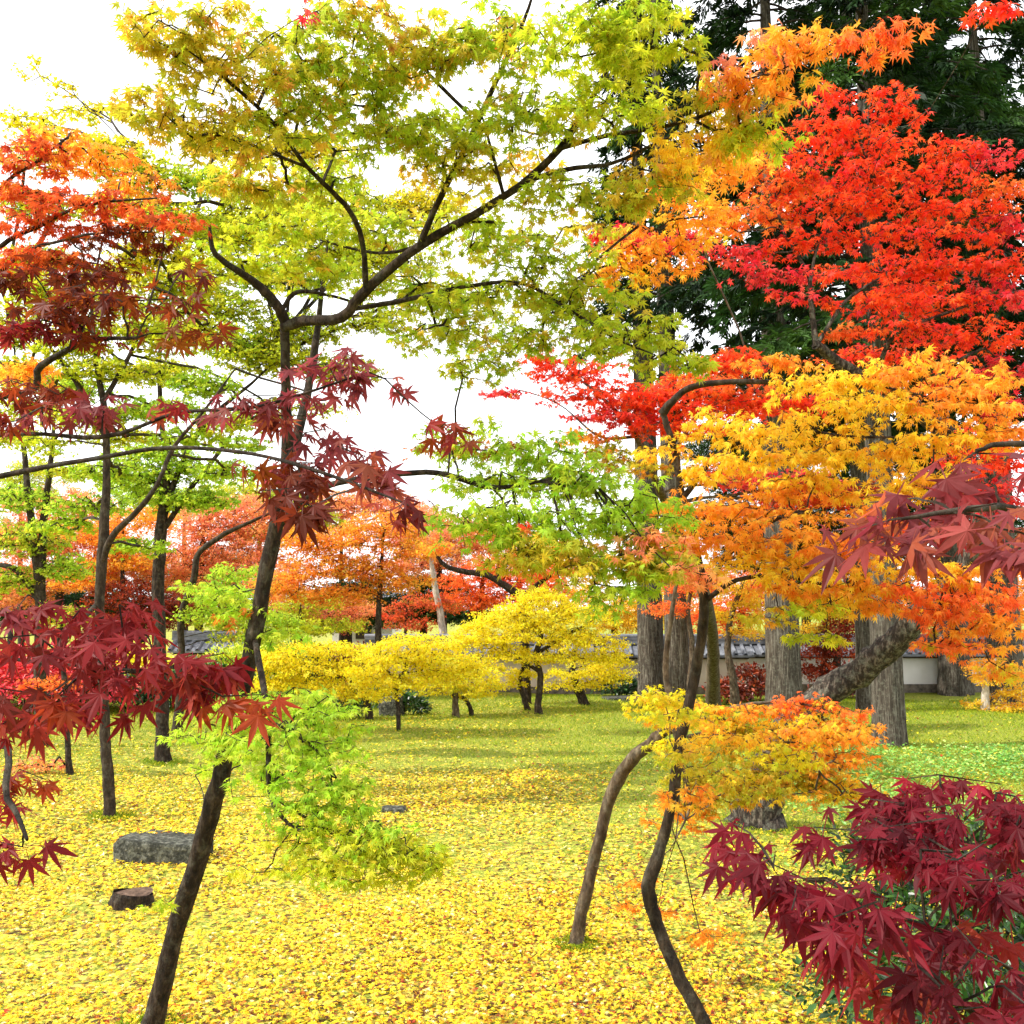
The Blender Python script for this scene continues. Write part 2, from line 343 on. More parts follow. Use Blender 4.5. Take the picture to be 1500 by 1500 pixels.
# ------------------------------------------------------------------ ground
def ground_mat():
    m, t, nd, ln = mat('mossy_lawn')
    tc = nd('TexCoord')
    v = nd('TexVoronoi', i_Scale=24.0, i_Randomness=1.0); n0 = nd('TexNoise', i_Scale=.45, i_Detail=4.0); n1 = nd('TexNoise', i_Scale=60.0, i_Detail=4.0); n2 = nd('TexNoise', i_Scale=1.1, i_Detail=6.0, i_Roughness=.65)
    for q in (v, n0, n1, n2): ln(tc.outputs['Object'], q.inputs['Vector'])
    moss = ramp(nd, [(.3, (.05, .065, .01)), (.5, (.2, .23, .028)), (.7, (.46, .47, .07))]); ln(n1.outputs['Fac'], moss.inputs['Fac'])
    lit = ramp(nd, [(0, (.05, .03, .014)), (.3, (.2, .13, .03)), (.55, (.5, .39, .05)), (.85, (.62, .52, .1)), (1, (.05, .026, .014))])
    sx = nd('SeparateColor'); ln(v.outputs['Color'], sx.inputs[0]); ln(sx.outputs[0], lit.inputs['Fac'])
    # where fallen leaves lie: per cell chance, thinning with distance down the garden and in patches
    sy = nd('SeparateXYZ'); ln(tc.outputs['Object'], sy.inputs[0])
    mr = nd('MapRange'); mr.inputs['From Min'].default_value = 7; mr.inputs['From Max'].default_value = 16; mr.inputs['To Min'].default_value = .6; mr.inputs['To Max'].default_value = .2
    ln(sy.outputs['Y'], mr.inputs['Value'])
    mr2 = nd('MapRange'); mr2.inputs['From Min'].default_value = .2; mr2.inputs['From Max'].default_value = 3; mr2.inputs['To Min'].default_value = 0; mr2.inputs['To Max'].default_value = -.3
    ln(sy.outputs['X'], mr2.inputs['Value'])
    ad = nd('Math', operation='ADD'); ln(mr.outputs[0], ad.inputs[0]); ln(mr2.outputs[0], ad.inputs[1])
    nm = nd('Math', operation='MULTIPLY_ADD'); ln(n2.outputs['Fac'], nm.inputs[0]); nm.inputs[1].default_value = 1.6; nm.inputs[2].default_value = -.8
    a2 = nd('Math', operation='ADD'); ln(ad.outputs[0], a2.inputs[0]); ln(nm.outputs[0], a2.inputs[1])
    lt = nd('Math', operation='LESS_THAN'); ln(sx.outputs[1], lt.inputs[0]); ln(a2.outputs[0], lt.inputs[1])
    mx = nd('MixRGB'); ln(lt.outputs[0], mx.inputs[0]); ln(moss.outputs[0], mx.inputs[1]); ln(lit.outputs[0], mx.inputs[2])
    pr = nd('BsdfPrincipled'); pr.inputs['Roughness'].default_value = .9; pr.inputs['Specular IOR Level'].default_value = .1
    b = nd('Bump'); b.inputs['Strength'].default_value = .5; b.inputs['Distance'].default_value = .03
    ln(n1.outputs['Fac'], b.inputs['Height']); ln(b.outputs[0], pr.inputs['Normal']); ln(mx.outputs[0], pr.inputs['Base Color'])
    o = nd('OutputMaterial'); ln(pr.outputs[0], o.inputs['Surface'])
    return m
xs = np.concatenate((np.linspace(-400, -32, 12), np.linspace(-30, 30, 121), np.linspace(32, 400, 12)))
ys = np.concatenate((np.linspace(-60, -6, 8), np.linspace(-5, 40, 91), np.linspace(42, 700, 16)))
X, Y = np.meshgrid(xs, ys); fade = np.clip((60 - np.hypot(X, Y - 15)) / 20, 0, 1)
gv = np.stack((X, Y, gz(X, Y) * fade), -1).reshape(-1, 3); nx = len(xs)
ii = (np.arange(len(ys) - 1)[:, None] * nx + np.arange(nx - 1)[None])
tag(build('ground', [(gv, np.stack((ii, ii + 1, ii + nx + 1, ii + nx), -1).reshape(-1, 4), None, 0)], [ground_mat()], None, True), kind='structure')

# ------------------------------------------------------------------ garden wall and building behind
def flat_mat(name, c0, c1, sc=3, rough=.85):
    m, t, nd, ln = mat(name); tc = nd('TexCoord'); n = nd('TexNoise', i_Scale=float(sc), i_Detail=6.0); ln(tc.outputs['Object'], n.inputs['Vector'])
    r = ramp(nd, [(.3, c0), (.7, c1)]); ln(n.outputs['Fac'], r.inputs['Fac']); pr = nd('BsdfPrincipled'); pr.inputs['Roughness'].default_value = rough
    b = nd('Bump'); b.inputs['Strength'].default_value = .2; b.inputs['Distance'].default_value = .02; ln(n.outputs['Fac'], b.inputs['Height']); ln(b.outputs[0], pr.inputs['Normal'])
    ln(r.outputs[0], pr.inputs['Base Color']); o = nd('OutputMaterial'); ln(pr.outputs[0], o.inputs['Surface']); return m
SHADE_PLASTER = flat_mat('shade_toned_plaster', (.5, .4, .34), (.66, .56, .48), 2)  # mauve beige tone carries the shade on the long wall, painted into the plaster
WHITEP = flat_mat('white_plaster', (.72, .7, .66), (.85, .83, .8), 2)
TILE = flat_mat('grey_roof_tile', (.05, .055, .065), (.2, .21, .24), 5, .45)
FOOT = flat_mat('stone_footing', (.05, .042, .034), (.22, .18, .14), 8)
TIMBER = flat_mat('dark_timber', (.03, .02, .014), (.08, .055, .04), 12)
def tiled_wall(label, x0, x1, y, h, plaster, pitch=.26):
    root = empty('garden_wall', ((x0 + x1) / 2, y, 0)); tag(root, label, 'wall', kind='thing'); o = root.location
    V, Fc = box(x0, x1, y - .17, y + .17, .22, h); build('plaster_panel', [(V, Fc, None, 0)], [plaster], root, False, o)
    V, Fc = box(x0 - .02, x1 + .02, y - .24, y + .24, -.12, .22); build('stone_footing', [(V, Fc, None, 0)], [FOOT], root, False, o)
    ch = []
    for sg in (-1, 1):      # two slopes with round tile rolls and eave caps
        a = np.array([(x0 - .1, y + sg * .55, h + .02), (x1 + .1, y + sg * .55, h + .02), (x1 + .1, y, h + .3), (x0 - .1, y, h + .3)])
        b = a - (0, 0, .06); ch.append((np.vstack((a, b)), np.array([(0, 1, 2, 3), (4, 7, 6, 5), (0, 4, 5, 1), (1, 5, 6, 2), (3, 7, 4, 0)]), None, 0))
        for x in np.arange(x0, x1, pitch):
            for VV, FF in tube([(x, y + sg * .57, h + .03, .055), (x, y + sg * .28, h + .175, .055), (x, y + sg * .04, h + .3, .055)], 7, 0): ch.append((VV, FF, None, 0))
    for k, (hw, z0, z1) in enumerate(((.11, .3, .37), (.085, .372, .43), (.1, .432, .47))):
        V, Fc = box(x0 - .12, x1 + .12, y - hw, y + hw, h + z0, h + z1); ch.append((V, Fc, None, 0))
    rf = build('tile_roof', ch, [TILE], root, False, o)
    build('ridge', [(VV, FF, None, 0) for VV, FF in tube([(x0 - .13, y, h + .51, .075), (x1 + .13, y, h + .51, .075)], 10, 0)], [TILE], rf, False, o)
    V, Fc = box(x0, x1, y - .3, y + .3, h - .1, h - .042); build('eave_board', [(V, Fc, None, 0)], [TIMBER], root, False, o)
WALL_Y = 27.0
tiled_wall('long plaster garden wall coloured beige as in shade, grey tiled roof, behind the yellow dome trees', -4.0, 6.55, WALL_Y, 1.08, SHADE_PLASTER)
tiled_wall('white plaster garden wall with tiled roof behind the cedar trunks on the right', 6.6, 17.5, WALL_Y + .9, 1.06, WHITEP)
r = empty('storehouse', (-5.3, 38, 0)); tag(r, 'small white walled storehouse with dark gabled roof beyond the garden wall', 'building'); o = r.location
V, Fc = box(-6.9, -4.6, 37, 40, 0, 2.15); build('wall', [(V, Fc, None, 0)], [WHITEP], r, False, o)
a = np.array([(-7.4, 36.5, 2.1), (-4.1, 36.5, 2.1), (-4.1, 40.5, 2.1), (-7.4, 40.5, 2.1), (-7.2, 38.5, 3.0), (-4.3, 38.5, 3.0)]) + (0, 0, .06)
build('roof', [(a, np.array([(0, 1, 5, 4), (2, 3, 4, 5), (3, 2, 1, 0)]), None, 0), (a, np.array([(0, 4, 3), (1, 2, 5)]), None, 0)], [TILE], r, False, o)
V, Fc = box(-6.0, -5.4, 36.96, 36.995, 1.2, 1.8); build('window', [(V, Fc, None, 0)], [TIMBER], r, False, o)
# pale slatted roof end at the far left of the wall
tiled_wall('short whitish wall with pale tiled roof far left between the maple trunks', -9.8, -7.4, WALL_Y + 1.2, 1.15, WHITEP)

# ------------------------------------------------------------------ A: big green maple, front left
t = Tree('green_maple', 'tall green maple with a dark leaning forked trunk in front of the lichen stone', G(212, 1530), BARK_DARK, 11, leaf=.068)
t.limb('trunk', [(205, 1560, 5.15, 39.2), (225, 1490, 5.1, 29.7), (262, 1350, 5.0, 26), (300, 1220, 4.9, 25.3), (335, 1090, 4.8, 24.1), (365, 960, 4.7, 23.4), (398, 800, 4.6, 21.6), (420, 690, 4.5, 17.8), (418, 570, 4.4, 15.2), (417, 470, 4.3, 13.9)], 14)
t.limb('branch', [(414, 480, 4.3, 15.3), (445, 470, 4.25, 15.3), (500, 465, 4.15, 16.1), (535, 425, 4.1, 14.6), (620, 357, 4.0, 13.2), (740, 287, 3.8, 11.8), (820, 217, 3.65, 10.5), (880, 120, 3.45, 7.6), (932, 15, 3.25, 5.6), (950, -60, 3.2, 2.8)], 10)
t.limb('branch', [(612, 365, 4.0, 10.7), (640, 300, 3.9, 9.8), (680, 220, 3.75, 9), (722, 130, 3.6, 7.4), (768, 28, 3.4, 5.7), (790, -40, 3.3, 2.5)], 8)
t.limb('branch', [(420, 475, 4.3, 17), (400, 440, 4.25, 15), (365, 408, 4.2, 12), (316, 372, 4.1, 8), (307, 330, 4.05, 4)], 8)
t.limb('branch', [(412, 455, 4.3, 8), (435, 428, 4.3, 7), (480, 432, 4.4, 5), (540, 450, 4.5, 3)], 6)
t.limb('branch', [(536, 425, 4.1, 9), (530, 350, 3.95, 8), (505, 300, 3.8, 8), (450, 245, 3.6, 7), (405, 185, 3.4, 6), (330, 115, 3.2, 5), (270, 70, 3.1, 2)], 7)
t.limb('branch', [(450, 245, 3.6, 5), (400, 225, 3.5, 5), (320, 190, 3.3, 3)], 6)
t.limb('branch', [(818, 218, 3.65, 8), (890, 198, 3.5, 7), (960, 188, 3.35, 6), (1040, 165, 3.2, 5), (1130, 110, 3.1, 3), (1230, 60, 3.0, 2)], 7)
t.limb('branch', [(770, 265, 3.75, 8), (830, 248, 3.6, 7), (900, 238, 3.5, 6), (970, 205, 3.4, 4), (1020, 190, 3.4, 3)], 7)
t.limb('branch', [(520, 452, 4.15, 8), (590, 440, 4.2, 7), (680, 420, 4.15, 6), (765, 415, 4.1, 6), (830, 452, 4.0, 5), (900, 495, 3.8, 4), (960, 520, 3.7, 2)], 7)
t.limb('branch', [(625, 357, 4.0, 7), (570, 370, 4.2, 5), (520, 365, 4.4, 4), (430, 340, 4.6, 2)], 6)
t.limb('branch', [(738, 287, 3.8, 6), (728, 250, 3.75, 5), (712, 190, 3.7, 4), (700, 150, 3.6, 2)], 6)
t.limb('branch', [(690, 170, 3.7, 6), (630, 110, 3.6, 5), (590, 50, 3.5, 4), (560, 10, 3.4, 2)], 6)
t.limb('branch', [(405, 770, 4.6, 18), (435, 742, 4.5, 14), (480, 712, 4.4, 10), (560, 697, 4.3, 9), (640, 693, 4.3, 8), (720, 714, 4.3, 7), (790, 705, 4.3, 5), (850, 690, 4.3, 3)], 8)
t.limb('branch', [(425, 680, 4.5, 16), (445, 600, 4.6, 14), (460, 520, 4.7, 11), (470, 440, 4.8, 7), (480, 360, 4.8, 3)], 8)
t.limb('branch', [(372, 930, 4.7, 10), (385, 1000, 4.4, 9), (393, 1065, 4.2, 8), (396, 1165, 4.1, 7), (430, 1212, 4.05, 5), (462, 1214, 4.0, 3)], 6)
t.limb('branch', [(396, 1165, 4.1, 5), (460, 1205, 4.1, 4), (530, 1245, 4.1, 3), (600, 1268, 4.1, 2)], 6)
t.limb('branch', [(392, 1055, 4.2, 5), (430, 1075, 4.2, 4), (480, 1120, 4.2, 4), (488, 1210, 4.2, 2)], 6)
top = [(230, 50, 80, 45, 3.1, OLIVE), (330, 95, 100, 55, 3.2, OLIVE), (450, 60, 110, 60, 3.3, GREEN), (225, 165, 65, 45, 3.2, OLIVE), (330, 190, 100, 40, 3.3, OLIVE), (420, 160, 90, 50, 3.4, GREEN),
       (520, 120, 90, 60, 3.5, GREEN), (560, 190, 100, 40, 3.6, GREEN), (620, 60, 100, 55, 3.4, OLIVE), (720, 60, 100, 50, 3.4, GREEN), (860, 60, 100, 50, 3.1, YGRN), (960, 60, 70, 55, 3.0, YGRN), (900, 20, 90, 30, 3.0, GREEN),
       (640, 190, 80, 45, 3.7, GREEN), (770, 170, 110, 50, 3.5, GREEN), (890, 150, 90, 45, 3.3, YGRN), (700, 245, 120, 35, 3.8, OLIVE), (830, 290, 110, 35, 3.6, GREEN), (950, 280, 70, 35, 3.5, OLIVE),
       (470, 260, 80, 35, 3.8, GREEN), (370, 270, 80, 35, 3.7, OLIVE), (560, 330, 90, 30, 4.2, GREEN), (690, 340, 110, 30, 4.1, GREEN), (800, 370, 100, 30, 3.9, GREEN), (440, 330, 110, 30, 4.4, YGRN), (350, 380, 90, 28, 4.3, YGRN),
       (470, 400, 90, 30, 4.6, GREEN), (600, 420, 110, 28, 4.4, GREEN), (740, 430, 120, 30, 4.2, GREEN), (860, 430, 90, 30, 4.0, GREEN), (930, 490, 90, 35, 3.8, GREEN), (800, 490, 120, 30, 4.1, GREEN), (660, 490, 100, 30, 4.4, GREEN), (990, 530, 60, 25, 3.8, GREEN), (700, 535, 60, 25, 4.2, GREEN),
       (520, 20, 60, 30, 3.3, OLIVE), (330, 20, 60, 25, 3.1, OLIVE)]
t.pads(top, cov=.88)
t.pads([(1050, 150, 90, 35, 3.2, OLIVE), (1120, 120, 90, 30, 3.1, ORANGE), (1200, 60, 100, 25, 3.0, ORANGE), (1290, 55, 80, 22, 2.9, ORED), (1130, 60, 50, 25, 3.1, PINKOR), (1070, 105, 40, 20, 3.1, PINKOR), (1040, 200, 90, 35, 3.3, GOLD), (1110, 190, 60, 30, 3.2, YGRN), (980, 240, 60, 40, 3.5, GOLD)], cov=.8, droop=.75)
t.pads([(1000, 310, 80, 50, 4.2, ORANGE), (950, 370, 80, 40, 4.3, ORANGE), (1060, 240, 70, 35, 4.0, ORANGE), (900, 400, 60, 30, 4.3, GOLD), (860, 340, 60, 20, 4.4, OLIVE), (590, 110, 40, 20, 3.9, ORANGE), (745, 60, 30, 30, 3.9, ORED), (440, 8, 30, 10, 3.0, ROSE)], cov=.6)
mid = [(700, 650, 90, 30, 4.4, LIME), (800, 665, 80, 28, 4.4, LIME), (740, 700, 110, 30, 4.4, LIME), (860, 710, 100, 35, 4.3, LIME), (720, 760, 90, 40, 4.2, LIME), (820, 770, 110, 40, 4.2, LIME), (930, 750, 80, 40, 4.2, LIME), (860, 820, 110, 35, 4.1, OLIVE), (780, 815, 80, 30, 4.1, OLIVE), (940, 830, 80, 40, 4.1, LIME), (900, 870, 60, 25, 4.1, LIME), (960, 800, 50, 40, 4.1, OLIVE)]
t.pads(mid, cov=.9, size=.078)
t.pads([(1020, 835, 40, 25, 3.9, PINKOR), (960, 790, 50, 22, 4.0, PINKOR), (775, 768, 10, 6, 4.0, RED)], cov=.8)
low = [(350, 890, 60, 25, 4.7, LIME), (320, 860, 50, 20, 4.7, LIME), (400, 930, 50, 20, 4.7, LIME), (440, 1035, 90, 30, 4.3, LIME), (420, 1085, 100, 30, 4.2, LIME), (330, 1075, 60, 35, 4.5, LIME), (470, 1135, 80, 35, 4.1, LIME), (450, 1180, 70, 25, 4.1, LIME), (500, 1225, 80, 25, 4.0, YGRN), (550, 1255, 80, 25, 4.0, YGRN), (460, 1268, 60, 18, 4.0, YGRN), (610, 1265, 40, 18, 4.0, YGRN), (300, 1130, 30, 12, 5.2, LIME), (400, 1140, 70, 25, 4.2, LIME), (520, 1190, 60, 22, 4.1, LIME), (580, 1235, 70, 20, 4.0, YGRN), (500, 1275, 60, 16, 4.0, YGRN), (420, 1240, 50, 16, 4.1, YGRN), (480, 1060, 60, 25, 4.3, LIME), (380, 1040, 60, 25, 4.4, LIME)]
t.pads(low + [(330, 1040, 60, 16, 5.2, LIME), (280, 1080, 40, 14, 5.3, LIME), (350, 1110, 60, 16, 5.2, LIME), (540, 1210, 60, 16, 4.0, LIME), (600, 1250, 60, 14, 4.0, YGRN), (640, 1275, 40, 10, 4.0, YGRN), (560, 1290, 50, 10, 4.0, YGRN), (400, 1020, 80, 14, 4.4, LIME), (600, 1230, 50, 12, 4.2, YGRN), (380, 1275, 50, 10, 4.2, YGRN), (470, 1100, 70, 16, 4.2, LIME), (510, 1150, 60, 16, 4.1, LIME), (440, 1215, 60, 14, 4.1, LIME)], cov=.62)
t.pads([(240, 1325, 25, 12, 4.6, GREEN)], cov=.5)
t.done()

# ------------------------------------------------------------------ B: dark red maple reaching in from the left
b0 = np.array((-2.35, 2.5, 0))
t = Tree('dark_red_maple', 'dark red maple with large drooping leaves reaching in from the left edge', b0, BARK_DARK, 23, leaf=.082, droop=.55)
t.limb('trunk', [(-2.35, 2.5, -.1, .1), (-2.3, 2.5, .8, .08), (-2.2, 2.45, 1.9, .07), (-2.15, 2.4, 3.0, .05), (-2.0, 2.4, 3.7, .03)], 12, world=True)
t.limb('branch', [(-2.22, 2.45, 2.2, .018), (*P(-80, 715, 2.2), .0075), (*P(0, 697, 2.15), .0065), (*P(120, 675, 2.1), .0055), (*P(245, 656, 2.05), .0045), (*P(370, 665, 2.0), .0036), (*P(480, 695, 1.9), .0036), (*P(600, 740, 1.8), .002)], 8, world=True)
t.limb('branch', [(-2.18, 2.42, 2.7, .02), (*P(-30, 640, 2.3), .006), (*P(150, 640, 2.2), .005), (*P(260, 605, 2.15), .004), (*P(380, 595, 2.1), .004), (*P(540, 545, 2.1), .002)], 8, world=True)
t.limb('branch', [(-2.15, 2.4, 3.0, .02), (*P(0, 580, 2.5), .01), (*P(60, 535, 2.45), .009), (*P(130, 500, 2.4), .007), (*P(200, 495, 2.35), .004)], 8, world=True)
t.limb('branch', [(-2.3, 2.5, 1.5, .014), (*P(-60, 950, 2.0), .007), (*P(20, 965, 1.85), .004), (*P(110, 975, 1.75), .003), (*P(240, 985, 1.65), .002)], 8, world=True)
t.limb('branch', [(-2.3, 2.5, 1.2, .025), (*P(-60, 1120, 2.1), .01), (*P(10, 1170, 1.9), .006), (*P(40, 1230, 1.8), .003)], 8, world=True)
t.pads([(60, 420, 90, 28, 2.4, BRONZE), (170, 440, 100, 25, 2.3, BRONZE), (270, 470, 70, 20, 2.3, BRONZE), (60, 480, 80, 22, 2.3, DARKRED), (150, 480, 60, 20, 2.3, BRONZE), (280, 400, 60, 14, 2.4, BRONZE), (120, 410, 120, 22, 2.5, BRONZE), (110, 460, 120, 20, 2.4, BRONZE)], cov=.8, size=.07, droop=.35)
t.pads([(50, 570, 70, 25, 2.3, BROWNRED), (60, 610, 80, 22, 2.2, PURPLE), (150, 590, 60, 18, 2.2, PURPLE), (330, 580, 70, 16, 2.1, PURPLE), (420, 580, 60, 18, 2.1, PURPLE), (470, 540, 60, 20, 2.1, PURPLE), (540, 550, 40, 14, 2.1, PURPLE), (250, 590, 40, 12, 2.1, DARKRED), (380, 600, 80, 16, 2.1, PURPLE), (500, 525, 60, 16, 2.1, PURPLE)], cov=.95, size=.07)
t.pads([(400, 690, 60, 20, 2.0, BRONZE), (470, 660, 80, 22, 2.0, PURPLE), (540, 690, 70, 20, 1.9, PURPLE), (500, 730, 70, 20, 1.85, BRONZE), (580, 735, 60, 20, 1.8, DARKRED), (650, 625, 16, 7, 2.1, BRONZE), (420, 715, 60, 22, 1.95, BRONZE), (450, 640, 60, 16, 2.0, PURPLE)], cov=1.0, aim=(.4, -.3, -.4))
t.pads([(60, 890, 70, 22, 1.75, DARKRED), (60, 940, 80, 22, 1.7, DARKRED), (160, 925, 70, 22, 1.7, DARKRED), (215, 895, 60, 18, 1.75, DARKRED), (250, 940, 70, 22, 1.65, DARKRED), (310, 985, 70, 22, 1.6, DARKRED), (200, 985, 70, 20, 1.65, DARKRED), (350, 1015, 45, 22, 1.55, BROWNRED), (60, 1020, 70, 25, 1.65, DARKRED), (40, 1060, 50, 22, 1.65, DARKRED), (120, 1030, 40, 18, 1.7, DARKRED), (120, 905, 80, 20, 1.75, DARKRED), (270, 1010, 60, 20, 1.6, DARKRED), (150, 960, 90, 22, 1.7, DARKRED), (330, 960, 40, 16, 1.65, DARKRED)], cov=.9, aim=(.35, -.5, -.5))
t.pads([(30, 1140, 50, 30, 2.3, BROWNRED), (35, 1180, 50, 22, 2.1, DARKRED), (30, 1240, 40, 25, 1.85, DARKRED)], cov=.7)
t.done()

# ------------------------------------------------------------------ C: orange red maple, upper left
t = Tree('orange_maple', 'orange and red maple spray filling the upper left edge above the dark red maple', (-3.6, 4.6, 0), BARK_DARK, 31, leaf=.062)
t.limb('trunk', [(-3.6, 4.6, -.1, .11), (-3.5, 4.5, 1.2, .09), (-3.3, 4.4, 2.6, .075), (-3.0, 4.3, 3.6, .05)], 12, world=True)
t.limb('branch', [(-3.2, 4.35, 3.0, .04), (*P(-40, 400, 3.9), .012), (*P(60, 330, 3.8), .009), (*P(130, 300, 3.7), .006), (*P(230, 290, 3.6), .003)], 8, world=True)
t.limb('branch', [(-3.1, 4.3, 3.3, .03), (*P(-20, 300, 3.9), .01), (*P(50, 240, 3.8), .006), (*P(100, 200, 3.8), .003)], 8, world=True)
t.limb('branch', [(-3.2, 4.35, 2.8, .03), (*P(-20, 420, 3.9), .01), (*P(100, 350, 3.7), .006), (*P(220, 340, 3.6), .003)], 8, world=True)
t.pads([(50, 225, 70, 22, 3.8, ORUST), (140, 235, 80, 22, 3.9, ORANGE), (40, 285, 70, 22, 3.8, ORUST), (150, 295, 110, 18, 3.7, ORUST), (240, 325, 80, 16, 3.6, ORUST), (60, 330, 80, 20, 3.8, ORUST), (190, 345, 90, 16, 3.7, BRONZE), (50, 375, 80, 20, 3.8, ORUST), (140, 390, 80, 13, 3.8, BRONZE), (200, 270, 60, 16, 3.8, ORANGE), (40, 540, 50, 22, 3.9, ORANGE), (70, 200, 60, 18, 4.0, ORANGE)], cov=.85)
t.done()

# ------------------------------------------------------------------ D: crimson maples close on the right
t = Tree('crimson_maple', 'low crimson maple bush with big pointed leaves in the bottom right corner', (1.75, 1.7, 0), BARK_DARK, 41, leaf=.088, droop=.6, per=5)
t.limb('trunk', [(1.75, 1.7, -.1, .05), (1.7, 1.7, .6, .04), (1.5, 1.6, 1.3, .03), (1.25, 1.55, 1.8, .02)], 10, world=True)
t.limb('branch', [(1.5, 1.6, 1.3, .012), (*P(1480, 1420, 1.55), .0035), (*P(1380, 1365, 1.5), .0025), (*P(1250, 1320, 1.42), .0018), (*P(1130, 1265, 1.4), .0008)], 7, world=True)
t.limb('branch', [(1.3, 1.55, 1.7, .012), (*P(1510, 1280, 1.7), .004), (*P(1420, 1235, 1.7), .0025), (*P(1300, 1215, 1.7), .0015)], 7, world=True)
t.limb('branch', [(1.6, 1.65, 1.0, .02), (*P(1480, 1530, 1.4), .006), (*P(1400, 1470, 1.3), .004)], 7, world=True)
LA = (-.75, -.45, -.5)
t.pads([(1410, 1150, 70, 12, 1.75, CRIMSON), (1340, 1170, 80, 12, 1.7, CRIMSON), (1460, 1165, 50, 14, 1.7, CRIMSON), (1280, 1205, 90, 13, 1.65, CRIMSON), (1380, 1200, 90, 13, 1.62, CRIMSON), (1470, 1205, 50, 16, 1.6, CRIMSON), (1240, 1225, 70, 10, 1.65, CRIMSON), (1340, 1235, 90, 13, 1.55, CRIMSON), (1430, 1245, 80, 16, 1.5, CRIMSON), (1480, 1280, 45, 20, 1.45, CRIMSON), (1390, 1270, 50, 12, 1.5, CRIMSON)], cov=1.7, size=.07, dome=.15, aim=LA, dr=.13)
t.pads([(1165, 1275, 70, 14, 1.35, CRIMSON), (1225, 1295, 80, 16, 1.3, CRIMSON), (1180, 1310, 60, 14, 1.3, CRIMSON), (1260, 1335, 80, 18, 1.22, CRIMSON), (1290, 1375, 50, 18, 1.2, CRIMSON), (1120, 1262, 26, 8, 1.35, CRIMSON), (1080, 1215, 20, 6, 1.45, CRIMSON)], cov=1.5, size=.08, aim=LA, dr=.12)
t.pads([(1450, 1385, 70, 22, 1.35, CRIMSON), (1400, 1415, 60, 20, 1.35, CRIMSON), (1470, 1450, 50, 24, 1.25, CRIMSON), (1245, 1405, 50, 16, 1.55, DARKRED), (1420, 1340, 60, 16, 1.6, DARKRED), (1350, 1440, 60, 20, 1.55, DARKRED), (1430, 1490, 60, 22, 1.3, CRIMSON), (1370, 1490, 50, 20, 1.45, DARKRED)], cov=1.5, aim=LA, dr=.12)
t.done()
t = Tree('purple_maple', 'purple red maple branch with broad hanging leaves at the right edge before the gold foliage', (2.1, 2.3, 0), BARK_MID, 43, leaf=.1, droop=.5, per=5)
t.limb('trunk', [(2.1, 2.3, -.1, .09), (2.05, 2.2, 1.2, .07), (1.75, 2.0, 2.3, .05), (1.6, 1.8, 3.2, .03)], 10, world=True)
t.limb('branch', [(1.75, 2.0, 2.4, .03), (*P(1540, 760, 1.5), .008), (*P(1440, 745, 1.35), .005), (*P(1320, 760, 1.3), .002)], 7, world=True)
t.limb('branch', [(1.7, 1.9, 2.7, .02), (*P(1530, 650, 1.5), .006), (*P(1430, 660, 1.45), .003)], 7, world=True)
t.pads([(1290, 765, 35, 12, 1.3, PURPLE), (1360, 760, 50, 18, 1.3, PURPLE), (1440, 740, 55, 25, 1.3, PURPLE), (1450, 665, 60, 18, 1.45, PURPLE), (1480, 700, 40, 25, 1.4, DARKRED), (1460, 790, 45, 22, 1.25, PURPLE), (1330, 725, 40, 10, 1.4, PURPLE)], cov=.8, aim=(-.7, -.4, -.4))
t.done()

# ------------------------------------------------------------------ E, F: orange and gold maples, middle right
t = Tree('gold_maple', 'gold and orange maple on a slim dark trunk with a sharp kink near its foot', G(1045, 1540), BARK_MID, 51, leaf=.072)
t.limb('trunk', [(1050, 1565, 5.0, 27.9), (1030, 1500, 5.0, 21.8), (990, 1420, 5.05, 18.2), (958, 1340, 5.1, 17.6), (950, 1300, 5.1, 19.4), (968, 1240, 5.1, 15.7), (985, 1170, 5.1, 15.2), (998, 1080, 5.1, 15.2), (1020, 980, 5.1, 14.6), (1032, 880, 5.0, 13.9), (1015, 790, 5.0, 12.1), (1000, 730, 5.0, 10.3), (988, 660, 5.0, 9.7), (970, 602, 5.0, 9.1)], 12)
t.limb('branch', [(970, 606, 5.0, 14), (985, 588, 4.95, 11), (1010, 568, 4.9, 10), (1060, 560, 4.85, 8), (1130, 560, 4.8, 7), (1180, 567, 4.75, 5), (1280, 565, 4.7, 4), (1390, 590, 4.6, 3)], 8)
t.limb('branch', [(1000, 730, 5.0, 10), (1060, 660, 4.9, 7), (1150, 632, 4.8, 6), (1250, 640, 4.7, 4), (1330, 640, 4.6, 3)], 7)
t.limb('branch', [(1030, 860, 5.0, 10), (1090, 790, 4.8, 8), (1180, 750, 4.6, 6), (1290, 800, 4.5, 4), (1390, 850, 4.4, 3)], 7)
t.limb('branch', [(1033, 880, 5.0, 9), (1080, 850, 4.9, 7), (1150, 845, 4.8, 5), (1260, 870, 4.7, 3)], 7)
t.limb('branch', [(1369, 590, 4.6, 4), (1368, 640, 4.5, 3), (1366, 720, 4.5, 2)], 5)
